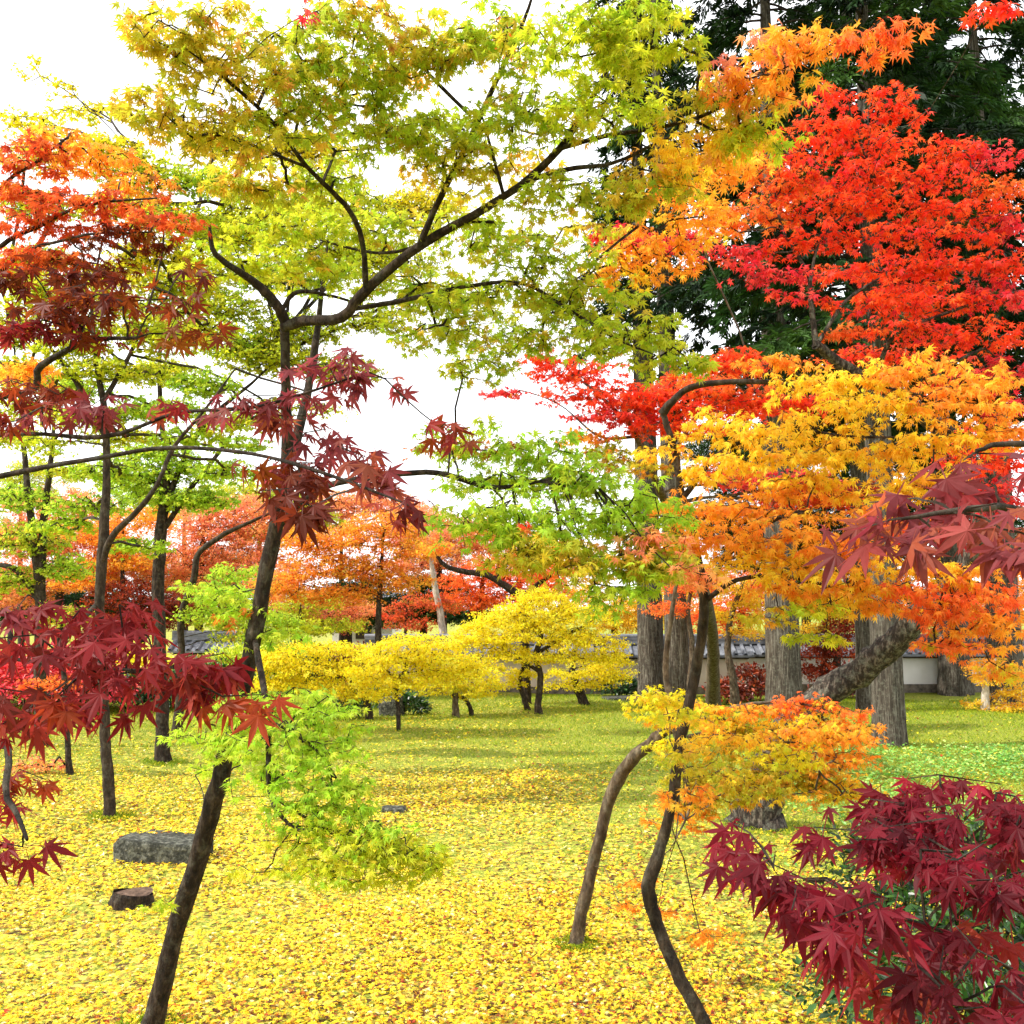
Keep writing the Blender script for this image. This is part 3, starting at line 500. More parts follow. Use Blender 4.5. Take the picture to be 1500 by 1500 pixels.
t.pads([(1060, 625, 90, 22, 4.9, GOLD), (1170, 625, 90, 25, 4.7, GOLD), (1120, 670, 100, 22, 4.7, GOLD), (1220, 665, 80, 25, 4.6, GOLD), (1180, 700, 70, 18, 4.6, GOLD), (1200, 560, 100, 25, 4.7, GOLD), (1290, 590, 80, 25, 4.6, GOLD), (1340, 545, 90, 25, 4.6, ORANGE), (1410, 590, 80, 28, 4.5, ORANGE), (1380, 640, 80, 25, 4.5, GOLD), (1460, 630, 50, 28, 4.5, ORANGE), (1370, 700, 60, 25, 4.5, GOLD), (1440, 560, 60, 22, 4.6, ORANGE), (1140, 530, 60, 15, 4.8, ORANGE), (1300, 665, 60, 20, 4.6, GOLD), (1030, 690, 50, 18, 4.9, GOLD)], cov=.78, droop=.55)
t.pads([(1020, 745, 70, 22, 4.8, ORANGE), (1100, 745, 80, 25, 4.7, ORANGE), (1060, 790, 90, 25, 4.6, ORANGE), (1170, 780, 90, 28, 4.5, ORANGE), (1010, 790, 50, 25, 4.8, ORANGE), (1240, 800, 80, 25, 4.5, ORANGE), (1130, 815, 90, 22, 4.6, GOLD), (1200, 840, 80, 22, 4.5, GOLD), (1280, 860, 80, 25, 4.5, ORANGE), (1350, 830, 80, 25, 4.4, GOLD), (1420, 870, 90, 28, 4.4, ORED), (1370, 895, 50, 20, 4.4, ORED), (1450, 920, 60, 28, 4.4, ORANGE), (1200, 890, 50, 14, 4.5, YGRN), (1400, 945, 70, 22, 4.5, ORED), (1340, 860, 50, 16, 4.4, ORED), (1450, 830, 60, 20, 4.4, ORANGE), (1130, 900, 40, 16, 4.8, OLIVE), (1190, 930, 45, 12, 4.7, YGRN), (1470, 980, 40, 18, 4.6, ORANGE), (1150, 860, 70, 16, 4.7, ORANGE), (1210, 875, 60, 14, 4.7, GOLD), (1300, 890, 50, 14, 4.6, ORANGE), (1170, 720, 80, 16, 4.7, ORANGE), (1290, 720, 70, 18, 4.6, GOLD), (1240, 750, 70, 16, 4.6, ORANGE), (1330, 770, 60, 16, 4.5, ORED), (970, 660, 40, 14, 5, GOLD)], cov=.76, droop=.5)
t.done()
t = Tree('yellow_orange_maple', 'yellow maple with a bowed pale barked trunk bending right over the lawn', G(845, 1383), BARK_GREY, 53, leaf=.068)
dE = GD(845, 1383)
t.limb('trunk', [(842, 1400, dE, 36), (846, 1372, dE, 18.7), (858, 1310, dE, 16.8), (875, 1240, dE - .05, 16.8), (895, 1165, dE - .1, 17.5), (925, 1112, dE - .2, 17.5), (962, 1082, dE - .3, 15.6), (982, 1050, dE - .4, 11.2), (975, 980, dE - .4, 8.7), (985, 890, dE - .5, 6.2), (1000, 800, dE - .6, 3.7)], 12)
t.limb('branch', [(975, 1072, dE - .4, 12), (1040, 1052, dE - .6, 8), (1080, 1035, dE - .7, 6), (1140, 1028, dE - .8, 4), (1200, 1035, dE - .9, 3)], 7)
t.limb('branch', [(1010, 1080, dE - .5, 9), (1060, 1072, dE - .8, 6), (1120, 1100, dE - 1.1, 5), (1200, 1130, dE - 1.2, 3)], 7)
t.limb('branch', [(985, 1060, dE - .4, 8), (1000, 1120, dE - .9, 6), (1010, 1180, dE - 1.1, 4), (990, 1230, dE - 1.2, 2)], 6)
d1 = dE - .9
t.pads([(970, 1035, 60, 22, dE - .5, YLGRN), (1030, 1050, 70, 22, d1, GOLD), (1080, 1090, 80, 28, d1, OLIVE), (1150, 1070, 80, 25, d1, GOLD), (1120, 1140, 90, 28, d1, OLIVE), (1040, 1140, 70, 28, d1, OLIVE), (1200, 1110, 80, 28, d1, ORANGE), (1230, 1070, 60, 25, d1, ORANGE), (1185, 1150, 70, 18, d1, OLIVE), (1240, 1160, 50, 22, d1, GOLD), (1000, 1190, 50, 22, d1, ORANGE), (1050, 1170, 50, 18, d1, OLIVE), (980, 1090, 35, 15, d1, YLGRN), (1180, 1030, 50, 16, d1, ORED), (1100, 1040, 50, 12, d1, ORANGE), (1000, 1050, 45, 16, 4.8, YLGRN), (1010, 1110, 45, 20, 4.8, OLIVE), (1000, 1165, 40, 18, 4.8, ORANGE), (1060, 1080, 60, 20, 5.0, GOLD), (1090, 1150, 60, 22, 5.2, OLIVE), (1140, 1110, 70, 22, 5.3, YLGRN), (1200, 1070, 60, 20, 5.4, ORANGE), (970, 1020, 45, 14, 5.2, YLGRN)], cov=.8)
t.pads([(925, 1290, 35, 10, d1, ORANGE), (900, 1325, 30, 8, d1, ORANGE), (990, 1335, 30, 8, d1, ORANGE), (1050, 1370, 45, 14, d1, ORANGE), (1250, 1045, 40, 12, d1, ORED)], cov=.42)
t.done()

# ------------------------------------------------------------------ G: old leaning red maple
dG = GD(1110, 1212)
t = Tree('red_maple', 'scarlet maple on a thick old trunk leaning far right past the grey cedar trunks', G(1110, 1212), BARK_LOG, 61, leaf=.095)
t.limb('trunk', [(1105, 1235, dG, 90), (1110, 1200, dG, 68), (1122, 1140, dG - .1, 56), (1150, 1075, dG - .25, 42), (1185, 1035, dG - .4, 40), (1235, 1000, dG - .6, 42), (1290, 958, dG - .9, 39), (1335, 912, dG - 1.2, 34), (1405, 845, dG - 1.6, 29), (1440, 770, dG - 1.9, 30), (1415, 670, dG - 2.2, 26), (1330, 590, dG - 2.5, 22), (1240, 540, dG - 2.8, 18), (1195, 505, dG - 3, 14)], 14, rough=.07)
dd = dG - 3.0
t.limb('branch', [(1180, 1040, dG - .4, 28), (1170, 1047, dG - .8, 24), (1163, 1053, dG - 1.0, 22)], 9)
t.limb('branch', [(1195, 508, dd, 9), (1188, 440, dd, 7), (1183, 400, dd, 6), (1150, 345, dd, 4), (1135, 295, dd, 3)], 6)
t.limb('branch', [(1186, 420, dd, 5), (1200, 355, dd, 4), (1240, 310, dd, 3), (1272, 275, dd, 3), (1270, 235, dd, 2)], 6)
t.limb('branch', [(1200, 500, dd, 7), (1240, 440, dd, 5), (1300, 400, dd, 4), (1360, 345, dd, 4), (1420, 320, dd, 2)], 6)
t.limb('branch', [(1280, 560, dG - 2.7, 8), (1310, 490, dd, 6), (1370, 465, dd, 5), (1440, 440, dd, 4), (1520, 420, dd, 3)], 6)
t.limb('branch', [(1330, 590, dG - 2.5, 7), (1400, 530, dd, 5), (1470, 500, dd, 3)], 6)
t.pads([(1215, 140, 45, 18, dd, RED), (1300, 135, 40, 18, dd, RED), (1310, 170, 45, 22, dd, RED), (1220, 185, 80, 22, dd, RED), (1170, 215, 80, 20, dd, RED), (1290, 215, 90, 22, dd, RED), (1390, 215, 60, 16, dd, RED), (1450, 230, 60, 18, dd, ROSE), (1240, 260, 120, 24, dd, RED), (1370, 260, 80, 22, dd, RED), (1460, 275, 50, 22, dd, ORED), (1150, 270, 70, 25, dd, ORED), (1090, 240, 60, 25, dd, ORANGE), (1110, 310, 70, 25, dd, ORED), (1210, 305, 90, 20, dd, RED), (1310, 300, 90, 20, dd, RED), (1410, 310, 80, 20, dd, RED), (1480, 330, 40, 25, dd, ROSE), (1250, 345, 110, 15, dd, RED), (1170, 360, 60, 16, dd, RED), (1370, 350, 90, 18, dd, RED), (1080, 370, 70, 16, dd, ROSE), (1140, 400, 80, 14, dd, ROSE), (1300, 395, 90, 16, dd, RED), (1400, 390, 90, 20, dd, RED), (1170, 430, 50, 10, dd, ROSE), (1280, 440, 80, 18, dd, RED), (1370, 440, 90, 20, dd, RED), (1460, 430, 60, 25, dd, ROSE), (1330, 480, 80, 18, dd, RED), (1430, 490, 80, 22, dd, RED), (1240, 485, 50, 14, dd, ORED), (1460, 540, 60, 20, dd, ROSE), (1480, 590, 35, 20, dd, ROSE), (1260, 520, 80, 16, dd + 1, RED), (1340, 525, 80, 16, dd + 1, RED), (1410, 560, 70, 18, dd + 1, RED), (1330, 430, 90, 16, dd + .6, RED), (1230, 400, 70, 12, dd + .6, RED), (1470, 380, 50, 20, dd, RED), (1050, 330, 40, 30, dd, ORANGE)], cov=.6)
t.pads([(1330, 1170 - 400, 60, 30, dd, RED), (1440, 660, 60, 40, dd, RED), (1460, 720, 50, 30, dd, ROSE), (1440, 15, 50, 12, 5.5, RED)], cov=.8)
t.done()
t = Tree('scarlet_maple', 'slender scarlet maple with forked pale stems between the green crown and the cedars', G(1048, 1060), BARK_GREY, 67, leaf=.09)
dS = GD(1048, 1060)
t.limb('trunk', [(1048, 1068, dS, 30), (1045, 1030, dS, 22), (1045, 960, dS - 2, 18), (1035, 880, dS - 5, 16), (985, 760, dS - 9, 14), (950, 680, dS - 10.5, 10), (915, 600, dS - 11, 7)], 10)
t.limb('branch', [(960, 710, dS - 10, 9), (935, 640, dS - 10.6, 7), (890, 590, dS - 11, 5), (830, 540, dS - 11, 2)], 6)
t.limb('branch', [(965, 715, dS - 10, 9), (1000, 640, dS - 10.4, 7), (1050, 580, dS - 10.5, 4), (1100, 540, dS - 10.5, 2)], 6)
t.limb('branch', [(930, 640, dS - 10.6, 5), (880, 640, dS - 11, 4), (830, 600, dS - 11, 2)], 6)
e = dS - 11
t.pads([(800, 525, 40, 16, e, RED), (850, 545, 70, 18, e, RED), (880, 575, 90, 20, e, RED), (960, 590, 80, 22, e, RED), (900, 610, 70, 16, e, ROSE), (1040, 570, 90, 22, e, ORED), (1080, 530, 60, 22, e, RED), (990, 625, 80, 16, e, RED), (1110, 590, 80, 16, e, RED), (860, 640, 50, 12, e, ORANGE), (920, 680, 60, 16, e, OLIVE), (740, 575, 35, 9, e, ROSE), (980, 350, 60, 14, e, ROSE), (900, 345, 40, 16, e, ROSE), (1180, 590, 70, 14, e, RED), (1060, 690, 60, 16, e, ORED), (890, 660, 50, 14, e, YGRN), (1140, 700, 90, 18, e + 1, ROSE), (1240, 720, 90, 18, e + 1, BROWNRED), (1180, 730, 80, 16, e + 1, RED), (1080, 600, 70, 16, e + 1, RED), (1000, 560, 60, 16, e + 1, RED)], cov=.9)
t.done()

# ------------------------------------------------------------------ H: cedars
def blade_tuft(rng, n=9):
    V, Fc = [], []
    for k in range(n):
        a = rng.uniform(-.9, .9); z = rng.uniform(-.35, .2); l = rng.uniform(.6, 1); wv = .06
        c, s_ = math.cos(a), math.sin(a); o = rng.uniform(0, .45)
        b = np.array((0, o, 0)); tp = np.array((s_ * l * .6, o + c * l * .6, z * l * .6)); mid_ = (b + tp) / 2 + (0, 0, .05)
        sd = np.array((c, -s_, 0)) * wv
        i = len(V); V += [b, mid_ - sd, tp, mid_ + sd]; Fc.append((i, i + 1, i + 2, i + 3))
    return np.array(V), np.array(Fc)
rc = np.random.default_rng(5); TUFTS = [blade_tuft(rc) for _ in range(4)]
def cedar(label, px, py, wpx, z0, z1, seed, spread=2.6, gaps=.0, lean=0, n_limb=60, azr=None):
    b = G(px, py); d = b[1]; r0 = wpx / 2 * d / F; rng = np.random.default_rng(seed)
    root = empty('cedar_tree', b); tag(root, label, 'cedar tree', 'tall cedars on the right')
    H = z1 + .5
    path = smooth_path([(b[0], d, -.2, r0 * 1.3), (b[0], d, .25, r0 * 1.12), (b[0] + lean * .1, d, 2, r0 * .97), (b[0] + lean * .4, d, H * .45, r0 * .75), (b[0] + lean, d, H, .04)], 8)
    n = 26; V0, F0 = tube(path, n, 0, None)[0]
    m = len(path); th = np.linspace(0, 2 * np.pi, n, endpoint=False)      # fluted bark
    fl = 1 + .05 * np.sin(7 * th + seed) + .035 * np.sin(11 * th + 2 * seed) + rng.normal(0, .012, (m, n))
    cc = path[:, None, :3]; V0 = (cc + (V0.reshape(m, n, 3) - cc) * fl[..., None]).reshape(-1, 3)
    build('trunk', [(V0, F0, None, 0)], [BARK_CEDAR], root, True, b)
    lv, tw = [], []
    pts, tips, cols, szs = [], [], [], []
    for k in range(n_limb):
        z = z0 + (z1 - z0) * (k + rng.random()) / n_limb; f = (z - z0) / (z1 - z0)
        L = spread * (1 - .55 * f) * rng.uniform(.55, 1.1)
        az = rng.uniform(0, 6.28) if azr is None else rng.uniform(*azr)
        c = np.array([np.interp(z, path[:, 2], path[:, 0]), d, z]); dirv = np.array((math.cos(az), math.sin(az), 0))
        s_ = np.linspace(0, 1, 7)[:, None]; arc = c + dirv * L * s_ + np.array((0, 0, 1)) * L * (.12 * s_ - .42 * s_ ** 2 + rng.normal(0, .02))
        tw += [(VV, FF, None, 1) for VV, FF in tube(np.c_[arc, np.linspace(.035, .008, 7)], 5, 0, cap=False)]
        nt_ = int(26 * L); u = rng.uniform(.25, 1.05, nt_); base = c + dirv * (L * u)[:, None]
        base[:, 2] = c[2] + L * (.12 * u - .42 * u ** 2)
        side = np.array((-dirv[1], dirv[0], 0)); off = rng.normal(0, .26, nt_) * L * .42 * (1.15 - u * .6)
        base += side * off[:, None]; base[:, 2] += -np.abs(off) * .5 + rng.normal(0, .1, nt_)
        tp = dirv * rng.uniform(.3, 1, (nt_, 1)) + side * (np.sign(off) * rng.uniform(.2, .9, nt_))[:, None]; tp[:, 2] -= rng.uniform(.1, 1.1, nt_)
        pts.append(base); tips.append(tp); cols.append(np.repeat(pick(rng, CEDARC, 1), nt_, 0) * .6 + pick(rng, CEDARC, nt_) * .4); szs.append(rng.uniform(.3, .55, nt_))
    pts, tips, cols, szs = map(np.concatenate, (pts, tips, cols, szs))
    for q, T in enumerate(TUFTS):
        sel = np.arange(len(pts)) % 4 == q
        W, Fc = place(T, pts[sel], tips[sel], np.array((0, 0, 1.)) + rng.normal(0, .4, (sel.sum(), 3)), szs[sel])
        lv.append((W, Fc, tint(cols[sel] * rng.uniform(.8, 1.2, (sel.sum(), 1)), len(T[0])), 0))
    build('crown', lv + tw, [NEEDLE, BARK_DARK], root, False, b)
cedar('thick cedar with ridged bark standing just left of the leaning old trunk', 1150, 1046, 47, 7.4, 20, 1, 3.6, n_limb=95)
cedar('grey barked cedar nearest the lawn, standing behind the leaning old trunk', 1304, 1096, 43, 7.2, 17, 2, 3.2, n_limb=90)
cedar('pale cedar trunk closest to the beige garden wall beside the yellow dome tree', 955, 1024, 38, 9.5, 21, 3, 2.0, n_limb=45, lean=-.3)
cedar('brown cedar trunk seen through the slim gold maple stems', 994, 1030, 33, 10.5, 21, 4, 2.4, n_limb=55, lean=-.4)
cedar('shaded cedar trunk half hidden behind the grey barked cedar', 1272, 1040, 30, 6.5, 20, 5, 3.6, n_limb=90)
cedar('cedar at far right whose trunk is hidden by orange leaves, dark boughs above', 1475, 1030, 46, 7.5, 20, 6, 4.0, n_limb=105)
cedar('dark cedar behind the scarlet foliage with drooping boughs along the upper right edge', 1400, 1016, 40, 8.5, 21, 7, 3.8, n_limb=95)

# ------------------------------------------------------------------ yellow dome trees in front of the wall
def dome(label, base, forks, pads_, pal, seed, leaf=.085, bark=None, group='yellow dome maples before the wall', cov=.9):
    b = G(*base); d = b[1]
    t = Tree('dome_maple', label, b, bark or BARK_MID, seed, leaf=leaf, group=group, lod='far', droop=.7)
    for k, f in enumerate(forks): t.limb('trunk' if k == 0 else 'branch', [(x, y, d + dy, w_) for x, y, dy, w_ in f], 8)
    for q in pads_: t.pad(q[0], q[1], q[2], q[3], d + (q[4] if len(q) > 4 else 0), q[5] if len(q) > 5 else pal, cov=cov, dr=max(.25, q[2] * d / F * .7), dome=.9)
    t.done()
dome('largest bright yellow dome maple with layered crown and twisted trunk before the beige wall', (790, 1046), [[(790, 1054, 0, 15), (788, 1030, 0, 10), (792, 990, 0, 9), (785, 960, 0, 9), (792, 930, 0, 7), (770, 900, 0, 4)], [(792, 985, 0, 6), (760, 965, 0, 5), (735, 950, 0, 3)], [(790, 955, 0, 6), (830, 930, 0, 5), (860, 915, 0, 3)]],
     [(790, 888, 60, 16), (740, 905, 60, 18), (840, 900, 60, 20), (700, 930, 45, 16), (780, 925, 70, 18), (860, 935, 60, 18), (740, 955, 50, 14), (820, 962, 60, 12), (890, 960, 35, 14), (790, 870, 40, 10), (680, 945, 25, 8)], YELLOW, 71)
dome('small yellow maple with a dark leaning trunk right of the big dome maple', (858, 1036), [[(862, 1044, 0, 20), (856, 1032, 0, 15), (845, 1005, 0, 12), (838, 980, 0, 9), (842, 950, 0, 5)]], [(845, 985, 50, 10), (890, 975, 35, 14), (900, 990, 25, 8), (830, 1003, 40, 6), (870, 1000, 30, 6)], YELLOW, 72, bark=BARK_DARK)
dome('thin twin stemmed yellow maple left of the big dome maple', (772, 1042), [[(775, 1048, 0, 11), (770, 1030, 0, 8), (762, 1000, 0, 7), (770, 965, 0, 4)]], [(765, 985, 30, 8), (750, 1000, 25, 7)], YELLOW, 73)
dome('wide yellow dome maple with a crooked dark trunk between two smaller trees', (584, 1072), [[(584, 1078, 0, 7), (583, 1040, 0, 6), (580, 1000, 0, 7), (592, 985, 0, 7), (598, 960, 0, 5)], [(582, 1000, 0, 5), (570, 985, 0, 3), (555, 970, 0, 2)]],
     [(610, 938, 60, 12), (570, 955, 45, 14), (640, 955, 55, 16), (600, 970, 60, 12), (560, 990, 40, 16), (620, 990, 50, 12), (660, 975, 45, 14), (560, 1010, 30, 10), (520, 985, 20, 10), (690, 985, 40, 14), (590, 1000, 40, 6)], YELLOW, 74, bark=BARK_DARK)
dome('low yellow maple with pale short trunk and greenish right side', (668, 1050), [[(668, 1056, 0, 13), (667, 1030, 0, 9), (668, 1005, 0, 8), (675, 985, 0, 5)]], [(650, 985, 40, 10), (690, 1000, 45, 10), (640, 1000, 40, 9), (700, 975, 40, 10, 0, YLGRN), (660, 1010, 50, 6)], YLGRN, 75, bark=BARK_GREY)
dome('tiny arching yellow maple bending right beside the pale short trunk', (691, 1048), [[(692, 1054, 0, 8), (688, 1035, 0, 6), (678, 1022, 0, 5), (660, 1018, 0, 3)]], [(700, 1014, 30, 6), (720, 1005, 25, 6)], YELLOW, 76)
dome('leftmost yellow dome maple, its low crown beside the green maple trunk', (541, 1056), [[(541, 1062, 0, 13), (540, 1040, 0, 10), (530, 1015, 0, 8), (505, 990, 0, 6), (480, 975, 0, 4)], [(530, 1010, 0, 5), (535, 980, 0, 4), (520, 960, 0, 2)]],
     [(440, 950, 55, 12), (500, 950, 50, 12), (410, 968, 40, 14), (460, 975, 60, 14), (520, 975, 40, 14), (440, 1000, 50, 14), (500, 1005, 45, 14), (400, 1000, 40, 14), (530, 1018, 30, 10), (400, 965, 40, 18)], YELLOW, 77)
dome('small yellow and orange maple on a straight trunk at the right before the white wall', (1443, 1040), [[(1443, 1048, 0, 14), (1443, 1020, 0, 11), (1446, 985, 0, 8), (1460, 965, 0, 4)]], [(1470, 990, 45, 12), (1490, 1015, 35, 12), (1440, 975, 30, 10, 0, ORANGE), (1475, 1035, 40, 8), (1425, 1030, 20, 5)], GOLD, 78, bark=BARK_PALE)

# ------------------------------------------------------------------ trees in the middle distance, left
LG = 'green yellow maples at the left behind the stone'
t = Tree('lime_maple', 'slim lime green maple, its mottled trunk rising from the yellow leaves behind the lichen stone', G(160, 1202), BARK_MID, 81, leaf=.09, group=LG)
d = GD(160, 1202)
t.limb('trunk', [(162, 1212, d, 24), (160, 1190, d, 16.8), (157, 1120, d, 14.4), (152, 1040, d, 13.6), (148, 940, d, 12.8), (147, 860, d, 13.6), (152, 780, d, 13.6), (156, 690, d, 11.2), (152, 600, d, 9.6), (140, 520, d, 7.2), (135, 440, d, 4.8), (150, 350, d, 2.4)], 10)
t.limb('branch', [(148, 830, d, 9.8), (165, 785, d - .1, 9), (200, 750, d - .2, 8.2), (230, 710, d - .3, 6.8), (255, 655, d - .3, 6), (300, 600, d - .3, 3.8), (345, 540, d - .3, 2.2)], 8)
t.limb('branch', [(142, 885, d, 8), (110, 920, d - .4, 6), (80, 960, d - .6, 3)], 6)
t.limb('branch', [(150, 590, d, 8), (190, 520, d, 6), (220, 440, d, 4), (240, 340, d, 3), (215, 240, d, 2)], 6)
t.limb('branch', [(154, 640, d, 7), (110, 560, d, 5), (60, 480, d, 4), (50, 380, d, 2)], 6)
t.pads([(210, 250, 70, 30, d, YGRN), (150, 215, 60, 22, d, YLGRN), (300, 265, 60, 25, d, LIME), (260, 320, 70, 25, d, YGRN), (90, 130, 25, 20, d, YLGRN, .3), (70, 185, 30, 22, d, YLGRN, .35), (45, 100, 25, 25, d, YLGRN, .2), (400, 300, 80, 30, d + 1, YGRN), (230, 370, 70, 30, d + 1, YLGRN), (330, 340, 80, 30, d + 1, YGRN), (180, 300, 60, 30, d + 1, YLGRN), (260, 420, 70, 25, d + 1, YGRN), (140, 430, 60, 20, d, YGRN), (220, 480, 60, 20, d, YGRN), (60, 430, 50, 30, d, YGRN), (150, 540, 70, 20, d, YGRN), (200, 600, 40, 20, d, LIME), (300, 560, 50, 25, d, LIME), (60, 650, 50, 20, d, YGRN, .5), (250, 500, 70, 18, d, YGRN), (100, 510, 60, 18, d, YGRN), (120, 610, 60, 18, d, YGRN), (330, 620, 50, 18, d, YGRN), (270, 640, 50, 16, d, LIME), (60, 300, 60, 25, d + 2, YGRN), (180, 400, 60, 22, d + 2, YLGRN), (60, 380, 60, 25, d + 2, YGRN), (280, 480, 70, 20, d + 2, YGRN), (180, 450, 60, 20, d + 1, YGRN), (20, 540, 40, 25, d + 2, YGRN), (110, 570, 50, 20, d + 2, LIME), (160, 690, 60, 18, d + 1, LIME), (130, 740, 60, 18, d + 1, LIME), (250, 600, 60, 18, d + 1, LIME), (330, 690, 50, 18, d + 1, LIME), (30, 640, 50, 16, d + 1, YGRN), (180, 640, 60, 16, d + 2, YGRN), (90, 770, 50, 16, d + 1, LIME), (380, 610, 50, 16, d + 2, YGRN), (200, 800, 50, 14, d + 1, LIME), (120, 165, 50, 16, d + 1, YLGRN, .6), (30, 180, 50, 18, d + 1, YLGRN, .6), (420, 590, 50, 14, d + 3, YGRN, .6), (470, 600, 50, 12, d + 3, YGRN, .5), (350, 650, 50, 14, d + 2, LIME), (40, 600, 60, 16, d + 2, YGRN), (130, 480, 60, 16, d + 2, YGRN), (220, 550, 60, 14, d + 2, YGRN)], cov=1.15)
t.done()
t = Tree('lime_maple', 'upright lime maple with forked dark trunk between the mottled trunk and the green maple', G(240, 1120), BARK_DARK, 82, leaf=.095, group=LG)
d = GD(240, 1120)
t.limb('trunk', [(240, 1130, d, 27.2), (238, 1090, d, 19.2), (236, 1000, d, 17.6), (232, 880, d, 16.8), (234, 800, d, 16), (240, 745, d, 14.4), (245, 680, d, 9.6), (235, 600, d, 7.2), (235, 500, d, 4.8), (250, 400, d, 2.4)], 10)
t.limb('branch', [(238, 760, d, 12), (262, 690, d, 9), (300, 620, d, 7), (370, 560, d, 4), (410, 520, d, 3)], 7)
t.limb('branch', [(237, 780, d, 9), (280, 715, d, 7), (330, 650, d, 5), (350, 610, d, 3)], 7)
t.pads([(220, 665, 70, 20, d, LIME), (270, 690, 60, 20, d, LIME), (190, 700, 50, 25, d, LIME), (300, 730, 50, 20, d, LIME), (250, 730, 60, 18, d, LIME), (320, 450, 80, 30, d, YGRN), (400, 520, 80, 35, d, YGRN), (350, 500, 60, 30, d, LIME), (440, 480, 70, 30, d, YGRN), (500, 540, 60, 22, d, YGRN), (240, 540, 50, 18, d, YGRN), (420, 400, 80, 30, d, LIME), (370, 340, 80, 30, d, LIME), (480, 360, 70, 30, d, YGRN), (560, 470, 50, 22, d, YGRN), (300, 400, 60, 25, d, YGRN), (500, 300, 80, 30, d + 1, YGRN), (560, 380, 90, 30, d + 1, YGRN), (620, 300, 70, 30, d + 2, YLGRN), (450, 220, 80, 30, d + 2, YLGRN), (660, 440, 80, 28, d + 2, YGRN), (330, 210, 60, 30, d + 2, YLGRN)], cov=1.15)
t.done()
t = Tree('lime_maple', 'twin stemmed green maple at the left edge behind the dark red maple', G(62, 1100), BARK_MID, 83, leaf=.095, group=LG)
d = GD(62, 1100)
t.limb('trunk', [(62, 1110, d, 25.6), (60, 1060, d, 17.6), (58, 960, d, 16), (60, 870, d, 15.2), (48, 780, d, 11.2), (38, 690, d, 8), (30, 600, d, 4.8), (20, 500, d, 2.4)], 10)
t.limb('branch', [(60, 880, d, 14), (62, 780, d, 11), (72, 700, d, 8), (78, 640, d, 5), (80, 560, d, 3)], 8)
t.limb('branch', [(58, 880, d, 11), (30, 840, d, 9), (0, 828, d, 7), (-40, 840, d, 4)], 7)
t.pads([(30, 730, 60, 25, d, LIME), (40, 790, 60, 30, d, GREEN), (100, 830, 40, 25, d, LIME), (20, 850, 40, 25, d, GREEN), (60, 560, 60, 25, d, YGRN), (20, 480, 50, 40, d, YGRN), (30, 400, 60, 30, d, YLGRN), (110, 690, 40, 15, d, YGRN), (60, 230, 70, 25, d, YLGRN, .6)], cov=.85)
t.done()
t = Tree('lime_maple', 'thin arching maple with lime sprays left of the big green maple trunk', G(262, 1080), BARK_MID, 84, leaf=.1, group=LG)
d = GD(262, 1080)
t.limb('trunk', [(258, 1088, d, 18), (262, 1040, d, 12), (266, 960, d, 10), (266, 900, d, 10), (285, 845, d, 9), (290, 812, d, 8), (330, 782, d, 7), (395, 752, d, 4)], 8)
t.pads([(320, 870, 50, 20, d, LIME), (350, 840, 40, 15, d, LIME), (400, 905, 40, 14, d, LIME), (370, 930, 50, 16, d, GREEN), (330, 910, 40, 16, d, GREEN), (440, 915, 40, 12, d, YGRN), (300, 900, 40, 15, d, LIME)], cov=.9)
t.done()
t = Tree('lime_maple', 'thin young tree with a short dark stem at the far left of the leaf carpet', G(102, 1142), BARK_DARK, 85, leaf=.09, group=LG)
d = GD(102, 1142)
t.limb('trunk', [(104, 1148, d, 14), (101, 1120, d, 9), (98, 1060, d, 8), (95, 1000, d, 7), (85, 930, d, 5)], 8)
t.pads([(80, 1000, 50, 12, d, ORED), (50, 1120, 40, 12, d, PINKOR), (90, 900, 50, 20, d, GREEN)], cov=.6)
t.done()

# ------------------------------------------------------------------ background maples beyond the wall
def bgtree(label, px, d, trunk_px, pads_, pal, seed, bark=None, leaf=.115, name='autumn_maple', group='autumn maples beyond the wall', cat='maple tree', cov=.85, w_=14, lod='far'):
    b = P(px, 0, d); b[2] = 0
    t = Tree(name, label, b, bark or BARK_MID, seed, leaf=leaf, group=group, cat=cat, lod=lod, droop=.4)
    gy = 890 + CAM_H * F / d; top_y = min(p[1] for p in pads_)
    t.limb('trunk', [(px, gy + 6, d, w_ * 1.5), (px + 1, gy - 20, d, w_), (px + trunk_px * .3, (gy + top_y) / 2, d, w_ * .75), (px + trunk_px, top_y + 10, d, w_ * .3)], 8)
    for q in pads_: t.pad(q[0], q[1], q[2], q[3], d + (q[4] if len(q) > 4 else 0), q[5] if len(q) > 5 else pal, cov=cov, dr=max(.5, q[2] * d / F * .8))
    t.done()
bgtree('pink orange maple far left beyond the wall', 90, 30, -10, [(90, 740, 80, 30), (40, 790, 70, 35), (130, 790, 70, 35), (80, 840, 90, 35), (180, 830, 60, 35), (20, 860, 60, 40)], PINKOR, 101)
bgtree('rose orange maple behind the lime maple trunks', 290, 31, 10, [(300, 770, 70, 30), (350, 745, 60, 25), (260, 820, 70, 30), (340, 800, 70, 30), (400, 770, 60, 28), (300, 850, 80, 28), (380, 830, 70, 25)], PINKOR, 102)
bgtree('brownish orange maple low behind the thin arching maple', 205, 28.5, 6, [(190, 870, 60, 25), (240, 900, 60, 22), (180, 910, 60, 22), (270, 880, 50, 20)], BROWNRED, 103)
